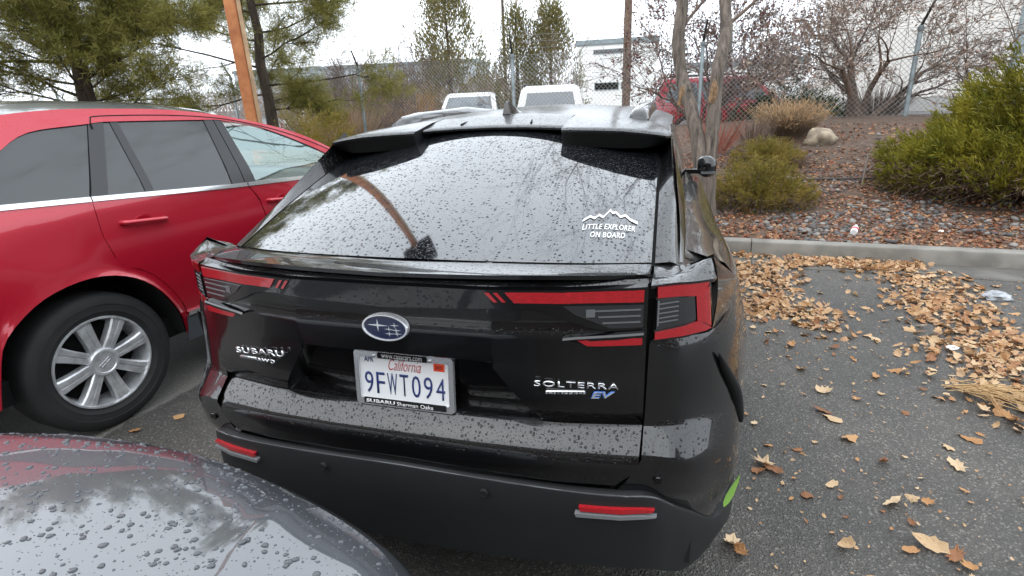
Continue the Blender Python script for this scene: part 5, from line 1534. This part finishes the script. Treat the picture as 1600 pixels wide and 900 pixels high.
bare_tree("deciduous_tree", "thin bare tree rising before the white building", (-4.0, 16.6, .3), [((0, 0, 0), (.1, 0, 1), 1.3, .05), ((.1, 0, 0), (.8, 0, .9), 1.3, .045), ((0, 0, 0), (-.7, .1, .9), 1.3, .045)], 4, 56, M_twig, kids=(2, 4), shrink=.76, spread=.5, min_r=.006)
bare_tree("deciduous_tree", "bare tree between the tall pine and the fence post", (-9.6, 15.8, .3), [((0, 0, 0), (.2, 0, 1), 1.1, .05), ((.1, 0, 0), (.8, 0, .9), 1.1, .045), ((0, 0, 0), (-.5, .1, .9), 1.1, .045)], 4, 57, M_twig, kids=(3, 4), shrink=.76, spread=.5, min_r=.006)
bare_tree("deciduous_tree", "pale bare tree above the faded red sedan", (-11.2, 18.6, .3), [((0, 0, 0), (.2, 0, 1), 1.2, .05), ((.1, 0, 0), (.7, 0, .9), 1.2, .045), ((0, 0, 0), (-.5, .1, .9), 1.2, .045), ((0, 0, 0), (-.1, .3, 1), 1.2, .045)], 5, 58, M_twig, kids=(3, 4), shrink=.72, spread=.5, min_r=.006)
bare_tree("deciduous_tree", "spreading bare tree left of the tall olive juniper", (-9.9, 22.5, .3), [((0, 0, 0), (.2, 0, 1), 1.3, .05), ((.1, 0, 0), (.7, 0, .9), 1.3, .045), ((0, 0, 0), (-.5, .1, .9), 1.3, .045)], 5, 59, M_twig, kids=(3, 4), shrink=.74, spread=.55, min_r=.007)
# --- shrubs of the bed
juniper("juniper_shrub", "large bright green juniper spreading over the kerb bed on the right", (5.2, 7.0, bed_h(5.2, 7.0)), 1.95, 1.35, 1.95, 3000, 61, M_jun, blade=.066, per=32)
juniper("juniper_shrub", "olive juniper shrub at the foot of the twin trunk tree", (1.80, 6.35, bed_h(1.80, 6.35)), .70, .5, .74, 430, 62, M_jun2, blade=.042, per=34)
juniper("juniper_shrub", "small olive juniper behind the twin trunk tree by the boulder", (2.1, 8.2, bed_h(2.1, 8.2)), .55, .5, .45, 330, 63, M_jun2)
juniper("juniper_shrub", "olive juniper above the bonnet of the red crossover", (-5.3, 7.2, bed_h(-5.3, 7.2)), 1.35, .9, 1.75, 1100, 64, M_jun2, blade=.05)
juniper("juniper_shrub", "dark green juniper mound behind the straw bush", (3.4, 14.6, .5), 1.6, .9, 1.55, 700, 65, leafy("dark_green_foliage", [(.03, .05, .012), (.05, .075, .018), (.07, .09, .03)], trans=.2), blade=.075)
tuft_bush("rabbitbrush", "round straw coloured bush beside the boulder", (2.65, 9.9, bed_h(2.65, 9.9)), .75, .62, 1500, 71, M_straw, .008, 1.0, 3200, leafy("grey_stems", [(.16, .12, .09), (.25, .19, .14), (.12, .09, .07)], trans=0))
for i, (x, y, rx, h, n, mt, lb) in enumerate(((1.35, 8.9, .6, .75, 260, M_redstem, "bare red stemmed shrub left of the straw bush"), (2.0, 9.3, .5, .7, 220, M_twig, "bare grey shrub touching the straw bush"), (-6.8, 15.6, .8, 1.1, 420, M_redstem, "bare red stemmed shrub in front of the white pickup"),
        (-8.9, 14.6, .9, 1.5, 420, M_straw, "tan bare shrub below the tall open pine"), (-5.3, 13.6, .8, 1.0, 320, M_redstem, "bare red stemmed shrub behind the roof of the black SUV"), (-10.6, 15.4, .9, 1.6, 420, M_straw, "tall tan bare shrub right of the orange lamp pole"),
        (-1.6, 16.5, .6, .75, 420, M_gold, "ochre shrub left of the wooden utility pole"), (-.6, 17.0, .7, .85, 420, M_gold, "ochre shrub right of the wooden utility pole"), (-9.5, 19.5, 1.0, 2.2, 800, M_gold, "golden bush behind the leaning fence arm"), (5.3, 14.4, .8, 1.2, 500, M_twig, "grey bare shrub below the large bare tree"))):
    tuft_bush("bare_shrub", lb, (x, y, bed_h(x, y) if y < 15 else .28), rx, h, n, 80 + i, mt, .012 if y > 12 else .008, .75, 400 if mt in (M_gold, M_straw) else 0)
for i, (x, y, h_, lb) in enumerate(((-12.2, 16.4, 2.0, "tall tan bare shrub left of the tall open pine trunk"), (-7.4, 15.2, 1.5, "tan bare shrub left of the white pickup"), (-9.9, 17.4, 2.1, "high tan brush behind the leaning fence arm"), (-2.4, 15.4, 1.3, "tan bare shrub right of the white SUV"), (-12.8, 19.2, 2.6, "high brown brush beyond the fence on the left"))):
    tuft_bush("bare_shrub", lb, (x, y, .28), 1.0, h_, 520, 120 + i, M_straw, .013, .6, 300, M_brush)
# far belt of leafless trees beyond the lot
r_ = np.random.default_rng(5); n = 16000
X = r_.uniform(-75, 22, n); Y = 60 + r_.uniform(0, 14, n); top = 2.6 + 1.6 * np.abs(np.sin(X * .21)) + 1.2 * np.abs(np.sin(X * .063 + 1))
P = np.stack([X, Y, r_.random(n) * top * .8], 1); D = unit(r_.normal(size=(n, 3)) * .4 + np.array([0, 0, 1.]))
V, F = blades(P, D, r_.uniform(.6, 1.6, n), r_.uniform(.03, .10, n), r_)
o = bulk("far_wood", V, F, leafy("far_leafless_wood", [(.16, .11, .09), (.24, .17, .13), (.30, .21, .15), (.13, .10, .09)], trans=0)); tag(o, "brown leafless wood on the horizon behind the parked cars", "wood", None, "stuff")

# ================================================================== fence, poles, buildings, far vehicles, litter
M_galv = plain("galvanised_steel", (.20, .235, .245), .5, metallic=.3, var=.2, scale=6)
M_wire = plain("galvanised_wire", (.30, .31, .31), .5, metallic=.4)
M_dark = plain("dark_steel", (.03, .03, .03), .6)
fence = empty("chain_link_fence", (0, 13, .6)); tag(fence, "chain link fence with grey posts and barbed wire above the planter bed", "fence")
tops = [(-24.0, 16.6), (-18.8, 15.7), (-13.59, 14.84), (-8.31, 14.02), (-3.36, 13.09), (1.19, 13.04), (5.30, 12.59), (6.9, 12.35), (11.5, 11.9), (16, 11.5)]
TZ = 2.67 - .6
M0 = Matrix.Translation((0, -13, -.6))
def fl(x, y, z): return Vector((x, y - 13, z - .6))
for i, (x, y) in enumerate(tops):
    r_p = .045 if i != 7 else .085
    hz = 2.67 if i != 7 else 3.2
    m = MB(); m.tube([fl(x, y, .2), fl(x, y, hz), fl(x, y, hz + .03)], [r_p, r_p, r_p * .4], 10); m.build("post", M_galv, fence, smooth=60)
    m = MB(); m.lathe([(r_p * 1.35, -.03), (r_p * 1.35, .03)], 10, Matrix.Translation(fl(x, y, hz - .05))); m.build("post_cap", M_galv, fence)
    m = MB(); m.tube([fl(x, y, hz), fl(x + .05, y - .34, hz + .42)], [.028, .022], 6); m.build("barb_arm", M_dark, fence)
for (xa, ya), (xb, yb) in zip(tops[:-1], tops[1:]):
    for f in (.3, .62, .95):
        pts = [fl(xa + (xb - xa) * t + .05 * f, ya + (yb - ya) * t - .34 * f, 2.67 + .42 * f - .03 * math.sin(math.pi * t)) for t in np.linspace(0, 1, 7)]
        m = MB(); m.tube(pts, .005, 3, cap=False); m.build("barbed_wire", M_wire, fence, smooth=None)
    L_ = math.hypot(xb - xa, yb - ya); sp = .105; z0, z1 = .70, 2.62; Hh = z1 - z0; segs = []
    def at(u, z): return tuple(fl(xa + (xb - xa) * u / L_, ya + (yb - ya) * u / L_, z))
    k = -Hh
    while k < L_:
        a = max(0, k); b_ = min(L_, k + Hh)
        if b_ > a:
            segs.append((at(a, z0 + a - k), at(b_, z0 + b_ - k), .0042, .0042)); segs.append((at(a, z1 - (a - k)), at(b_, z1 - (b_ - k)), .0042, .0042))
        k += sp
    o = segs_mesh("chain_link_mesh", segs, M_wire, fence, 3); o["kind"] = "stuff"
    m = MB(); m.tube([at(0, z1 + .02), at(L_, z1 + .02)], .006, 4); m.build("tension_wire", M_wire, fence)

# rusty lamp pole with its box lantern high above
def rust():
    m, N, L, b = new_mat("rusty_orange_paint")
    tc = N.new("ShaderNodeTexCoord"); n = N.new("ShaderNodeTexNoise"); n.inputs["Scale"].default_value = 5; n.inputs["Detail"].default_value = 9; L.new(tc.outputs["Object"], n.inputs["Vector"])
    r = N.new("ShaderNodeValToRGB"); r.color_ramp.elements[0].position = .3; r.color_ramp.elements[0].color = (.30, .095, .03, 1); r.color_ramp.elements[1].position = .7; r.color_ramp.elements[1].color = (.50, .20, .072, 1)
    L.new(n.outputs[0], r.inputs[0]); L.new(r.outputs[0], b.inputs["Base Color"]); b.inputs["Roughness"].default_value = .7
    return m
lp = empty("lamp_pole", (-6.90, 7.70, .3), R(8)); tag(lp, "rusty orange square lamp pole rising behind the red crossover", "lamp pole")
m = MB(); m.bbox((-.105, -.105, -.3), (.105, .105, 13.1), .015); m.build("pole", rust(), lp, smooth=20)
m = MB(); m.bbox((.112, -.06, 1.0), (.125, .06, 12.8), .004); m.build("pole_flange", plain("tan_pole_paint", (.42, .27, .15), .7, var=.25, scale=4), lp)  # tan strip on one side, paler than the pole
m = MB(); m.bbox((-.55, -1.1, 13.0), (.65, .2, 13.3), .03, Matrix.Rotation(R(32), 4, "Z")); m.build("lantern", M_dark, lp)

# wooden utility pole and thin far light pole
up_ = empty("utility_pole", (-1.38, 22.9, .27)); tag(up_, "brown wooden utility pole in front of the white building", "pole")
m = MB(); m.tube([(0, 0, 0), (0, 0, 9.5)], [.17, .13], 10); m.build("shaft", plain("weathered_wood", (.13, .085, .06), .85, var=.3, scale=10), up_)
m = MB(); m.box((-1.1, -.06, 8.6), (1.1, .06, 8.75)); m.build("crossarm", M_bark, up_, smooth=None)
sp_ = empty("lamp_post", (-8.45, 29.4, .27)); tag(sp_, "very thin far lamp post between the two olive junipers", "lamp post")
m = MB(); m.tube([(0, 0, 0), (0, 0, 9)], [.09, .07], 8); m.build("shaft", M_bark, sp_)
m = MB(); m.bbox((-.35, -.15, 9), (.35, .15, 9.15), .02); m.build("lantern", M_dark, sp_)

# warehouse on the right: pale panels
def building(name, label, loc, rz, W, D, H, wall, panels, win=(), roof_mat=None, base_mat=None):
    root = empty(name, loc, rz); tag(root, label, "building")
    m = MB(); m.box((0, .05, 0), (W, D, H - .02)); wl_ = m.build("wall", wall, root, smooth=None)
    n = max(1, int(W / panels))
    for i in range(n):
        m = MB(); m.bbox((W * i / n + .015, 0, .6), (W * (i + 1) / n - .015, .06, H - .3), .01); m.build("wall_panel", wall, wl_, smooth=None)
    m = MB(); m.box((-.05, -.04, 0), (W + .05, .04, .58)); m.build("plinth", base_mat or wall, root, smooth=None)
    m = MB(); m.box((-.15, -.15, H - .3), (W + .15, D + .15, H + .1)); m.build("roof", roof_mat or wall, root, smooth=None)
    for x0, x1, z0, z1, mat in win:
        m = MB(); m.box((x0, -.08, z0), (x1, .0, z1)); wi = m.build("window", M_galv, root, smooth=None)
        m = MB(); m.box((x0 + .06, -.10, z0 + .06), (x1 - .06, -.07, z1 - .06)); m.build("pane", mat, wi, smooth=None)
    return root
M_pale = plain("pale_wall_paint", (.58, .555, .52), .8, var=.06, scale=.7)
M_grey_w = plain("grey_plinth", (.30, .29, .28), .8)
building("warehouse", "huge pale warehouse wall filling the right background", (7.0, 30.3, .27), R(-13), 34, 14, 11, M_pale, 3.4, [], M_grey_w, M_grey_w)
M_white = plain("white_render", (.80, .80, .78), .7, var=.04, scale=.5)
building("unseen_building", "unseen brown building added behind the camera to darken the tailgate reflections", (26, -13.5, 0), R(180), 52, 10, 8.5, plain("brown_brick_wall", (.10, .07, .055), .85, var=.2, scale=2), 4.0, [(4 + 6 * k, 8 + 6 * k, 3.0, 5.0, M_sglass) for k in range(8)], M_dark, M_grey_w)  # unseen building, added so the black tailgate mirrors something dark
building("industrial_building", "white industrial building with dark window strips behind the utility pole", (-7.6, 47.6, .27), R(4), 6.4, 10, 5.4, M_white, 2.0, [(1.4, 3.4, 1.6, 2.2, M_sglass), (3.6, 4.4, 1.6, 2.2, M_sglass), (1.3, 4.0, 4.4, 4.75, M_sglass)], M_galv, M_white)
building("industrial_building", "low white building beyond the ochre shrubs", (.6, 46.5, .27), R(2), 9.0, 8, 3.2, M_white, 3.0, [(1, 2, 1.0, 2.0, M_sglass)], M_galv, M_white)
building("industrial_building", "long grey building far behind the bare shrubs on the left", (-62, 70, .27), R(10), 36, 12, 6.5, plain("blue_grey_cladding", (.38, .42, .45), .7), 4.0, [(4, 8, 2, 3.4, M_sglass), (12, 16, 2, 3.4, M_sglass), (20, 24, 2, 3.4, M_sglass)], M_galv, M_grey_w)

# far vehicles
M_carglass = paint("blue_grey_car_glass", (.10, .12, .135), rough=.1, coat_ior=1.5)
def far_car(name, label, loc, rz, L_, W, H, col, kind="suv", cat_="car"):
    root = empty(name, loc, rz); tag(root, label, cat_, "cars parked beyond the fence")
    pm = paint("far_paint", col, rough=.3, coat_ior=1.5)
    zb = .30; belt_ = H * .58
    # lower body: lofted sections front to back (local +y = forward)
    sec = [(-L_ / 2, .86, .72), (-L_ / 2 + .08, .97, 1.0), (-L_ * .2, 1, 1.0), (L_ * .18, 1, 1.0), (L_ * .30, .99, .97), (L_ / 2 - .25, .95, .88), (L_ / 2, .80, .62)]
    rows = []
    for y, kx, kz in sec:
        w = W / 2 * kx; zt = belt_ * kz
        rows.append([(-w + .04, y, zb), (-w, y, zb + .15), (-w, y, zt - .15), (-w + .05, y, zt), (0, y, zt + .02), (w - .05, y, zt), (w, y, zt - .15), (w, y, zb + .15), (w - .04, y, zb)])
    m = MB(); m.grid(rows, flip=True); m.f.append(tuple(range(9))); m.f.append(tuple(m.n - 1 - i for i in range(9))); m.build("body", pm, root, smooth=40)
    y0, y1, yr0, yr1 = {"suv": (-L_ / 2 + .08, L_ * .24, -L_ / 2 + .35, L_ * .08), "pickup": (-L_ * .06, L_ * .27, L_ * .0, L_ * .13), "sedan": (-L_ * .40, L_ * .24, -L_ * .22, L_ * .06)}[kind]
    wb, wr = W / 2 - .06, W / 2 - .22
    a = [(-wb, y0, belt_), (wb, y0, belt_), (wb, y1, belt_), (-wb, y1, belt_)]; b_ = [(-wr, yr0, H - .05), (wr, yr0, H - .05), (wr, yr1, H - .05), (-wr, yr1, H - .05)]
    m = MB(); m.add(a + b_ + [(x * .9, y * .97 + .01, H) for x, y, z in b_], [(0, 1, 5, 4), (1, 2, 6, 5), (2, 3, 7, 6), (3, 0, 4, 7), (4, 5, 9, 8), (5, 6, 10, 9), (6, 7, 11, 10), (7, 4, 8, 11), (8, 9, 10, 11)]); cb = m.build("cabin", pm, root, smooth=None)
    bv = bmesh.new(); bv.from_mesh(cb.data); bmesh.ops.bevel(bv, geom=bv.edges[:], offset=.05, segments=3, affect="EDGES"); bv.to_mesh(cb.data); bv.free(); cb.data.polygons.foreach_set("use_smooth", [True] * len(cb.data.polygons)); cb.data.set_sharp_from_angle(angle=R(30))
    def pane(q, u0, u1, v0, v1, nm):
        A_, B_, C_, D_ = [Vector(p) for p in q]
        f = lambda u, v: A_.lerp(B_, u).lerp(D_.lerp(C_, u), v)
        nrm = (B_ - A_).cross(D_ - A_).normalized()
        pts = [f(u0, v0), f(u1, v0), f(u1, v1), f(u0, v1)]
        m = MB(); m.add([p + nrm * .012 for p in pts] + [p - nrm * .02 for p in pts], [(0, 1, 2, 3), (0, 4, 5, 1), (1, 5, 6, 2), (2, 6, 7, 3), (3, 7, 4, 0)]); m.build(nm, M_carglass, root, smooth=None)
    pane((a[0], a[1], b_[1], b_[0]), .12, .88, .12, .78, "rear_window")
    pane((a[2], a[3], b_[3], b_[2]), .08, .92, .06, .86, "windscreen")
    for q in ((a[1], a[2], b_[2], b_[1]), (a[3], a[0], b_[0], b_[3])):
        cuts = ((.08, .36), (.40, .64), (.68, .93)) if kind == "suv" else ((.12, .48), (.53, .90))
        for u0, u1 in cuts: pane(q, u0, u1, .10, .86, "side_window")
    for y in (-L_ * .30, L_ * .31):
        for sg in (1, -1):
            Mw = Matrix.Translation((sg * (W / 2 - .02), y, .36)) @ Matrix.Rotation(sg * math.pi / 2, 4, 'Y')
            m = MB(); m.lathe([(.2, -.2), (.35, -.2), (.36, -.1), (.35, .02), (.23, .03)], 20, Mw); wo = m.build("wheel", M_tyre, root)
            m = MB(); m.lathe([(.22, .0), (.22, .032), (.05, .036)], 16, Mw); m.build("rim", M_alloy, wo)
    for sg in (1, -1):
        m = MB(); m.bbox((sg * (W / 2 - .12) - .07, -L_ / 2 - .01, belt_ * .62), (sg * (W / 2 - .12) + .07, -L_ / 2 + .1, belt_ * .9), .01); m.build("tail_lamp", M_red_lens, root)
        m = MB(); m.bbox((sg * (W / 2 - .32) - .16, L_ / 2 - .14, belt_ * .52), (sg * (W / 2 - .32) + .16, L_ / 2 - .01, belt_ * .68), .01); m.build("headlamp", M_refl, root)
    if kind == "suv":
        for sg in (1, -1):
            m = MB(); m.tube([(sg * (wr - .05), yr0 + .1, H), (sg * (wr - .05), yr0 + .2, H + .06), (sg * (wr - .05), yr1 - .2, H + .06), (sg * (wr - .05), yr1 - .1, H)], .018, 6); m.build("roof_rail", M_dark, root)
    return root
RED2 = (.42, .012, .03); WHT = (.78, .78, .77)
far_car("parked_car", "red car behind the fence, right of the two peeling trunks", (2.25, 17.8, .22), R(-78), 5.1, 1.95, 1.76, RED2, "suv")
far_car("parked_car", "white SUV seen from behind, beyond the shark fin of the black SUV", (-3.15, 16.9, .27), R(10), 4.9, 2.05, 1.66, WHT, "suv")
far_car("pickup", "white pickup facing the fence left of the white SUV", (-6.1, 17.6, .27), R(192), 5.6, 2.05, 1.58, WHT, "pickup", "truck")
far_car("parked_car", "white SUV above the red crossover roof, left of the orange lamp pole", (-17.6, 16.6, .27), R(-43), 5.2, 2.0, 1.80, WHT, "suv")
far_car("parked_car", "white sedan beyond the olive juniper on the left", (-14.0, 21.5, .27), R(-70), 4.7, 1.85, 1.45, WHT, "sedan")
far_car("parked_car", "faded red sedan behind the bare shrubs in the middle", (-10.4, 20.0, .27), R(-72), 4.6, 1.85, 1.55, (.35, .03, .04), "sedan")
far_car("parked_car", "dark grey sedan right of the faded red sedan", (-11.0, 25.0, .27), R(-72), 4.7, 1.85, 1.5, (.08, .09, .10), "sedan")

# boulder
bm = bmesh.new(); bmesh.ops.create_icosphere(bm, subdivisions=3, radius=.5)
for v in bm.verts:
    k = 1 + .38 * mnoise.noise(v.co * 2.6 + Vector((5, 1, 2))) + .12 * mnoise.noise(v.co * 7)
    v.co = Vector((v.co.x * .48 * k, v.co.y * .36 * k, v.co.z * .34 * k))
me = bpy.data.meshes.new("boulder"); bm.to_mesh(me); bm.free(); me.polygons.foreach_set("use_smooth", [True] * len(me.polygons))
me.materials.append(plain("pale_boulder", (.27, .22, .16), .85, var=.45, scale=7, bump=.4, bscale=30))
o = bpy.data.objects.new("boulder", me); o.location = (3.05, 9.35, bed_h(3.05, 9.35) + .07); COL.objects.link(o); tag(o, "pale rounded boulder right of the straw coloured bush", "boulder")

# crumpled plastic bag, bottle, paper scraps, dry twigs, drip pipe, marker stake
def crumple(name, loc, sx, sy, sz, mat, seed, sub=3, amp=.45):
    bm = bmesh.new(); bmesh.ops.create_icosphere(bm, subdivisions=sub, radius=.5); o_ = Vector((seed, seed * 2, 0))
    for v in bm.verts:
        k = 1 + amp * mnoise.noise(v.co * 3.2 + o_) + amp * .5 * mnoise.noise(v.co * 7 + o_)
        v.co = Vector((v.co.x * sx * k, v.co.y * sy * k, max(-.1, v.co.z) * sz * k))
    me = bpy.data.meshes.new(name); bm.to_mesh(me); bm.free(); me.materials.append(mat)
    o = bpy.data.objects.new(name, me); o.location = loc; COL.objects.link(o); return o
M_film = glass_mat("clear_plastic_film", (.85, .87, .9), .72)
tag(crumple("plastic_bag", (3.24, 3.68, .012), .20, .15, .09, plain("milky_plastic", (.30, .31, .33), .2, var=.3, scale=20), 3), "crumpled clear plastic bag on the asphalt near the kerb", "plastic bag")
bx_, by_ = 2.62, 5.22
bt = empty("bottle", (bx_, by_, bed_h(bx_, by_) + .045), R(70)); tag(bt, "white and red plastic bottle lying among the stones", "bottle")
Mb = Matrix.Rotation(R(80), 4, 'Y')
m = MB(); m.lathe([(.03, -.08), (.034, -.07), (.034, .03), (.014, .075), (.014, .09)], 16, Mb); m.build("body", M_white, bt, smooth=50)
m = MB(); m.lathe([(.035, -.035), (.035, .01)], 16, Mb); m.build("label", plain("red_label", (.55, .05, .06), .5), bt)
m = MB(); m.lathe([(.016, .088), (.016, .105)], 12, Mb); m.build("cap", M_white, bt)
for x, y, s_, lb in ((2.35, 7.6, .11, "white paper scrap up the bed below the straw bush"), (3.45, 5.35, .07, "white paper scrap in front of the large green juniper"), (2.52, 2.55, .07, "white paper scrap on the leaves right of the black SUV")):
    tag(crumple("paper_scrap", (x, y, (bed_h(x, y) if y > 4.8 else .02) + .01), s_, s_ * .7, s_ * .4, M_white, x * 7, 2, .6), lb, "paper")
segs = []; rr = random.Random(77)
for k in range(46):
    a = rr.gauss(-.55, .45); c0 = Vector((rr.gauss(0, .05), rr.gauss(0, .04), .02)); ln = rr.uniform(.15, .42)
    c1 = c0 + Vector((math.cos(a) * ln * .5, math.sin(a) * ln * .5, rr.uniform(.0, .05))); c2 = c1 + Vector((math.cos(a + rr.gauss(0, .4)) * ln * .5, math.sin(a + rr.gauss(0, .4)) * ln * .5, rr.uniform(-.02, .02)))
    segs += [(tuple(c0), tuple(c1), .0028, .0022), (tuple(c1), tuple(c2), .0022, .0012)]
tw = segs_mesh("twig_bundle", segs, plain("straw_twig", (.5, .33, .16), .8), None, 4); tw.location = (2.36, 1.98, .02); tag(tw, "bundle of dry straw coloured twigs on the drift of leaves", "twigs")
pts = [(x, 7.35 + .06 * math.sin(x * 3), bed_h(x, 7.35) + .03) for x in np.linspace(2.35, 3.4, 12)]
m = MB(); m.tube(pts, .012, 6); tag(m.build("drip_pipe", M_dark, None), "black irrigation pipe across the bed between the junipers", "pipe")
m = MB(); m.tube([(3.15, 7.1, bed_h(3.15, 7.1) - .05), (3.17, 7.1, bed_h(3.15, 7.1) + .40)], .011, 6); tag(m.build("marker_stake", plain("grey_stake", (.22, .19, .16), .8), None), "thin grey stake standing left of the large green juniper", "stake")
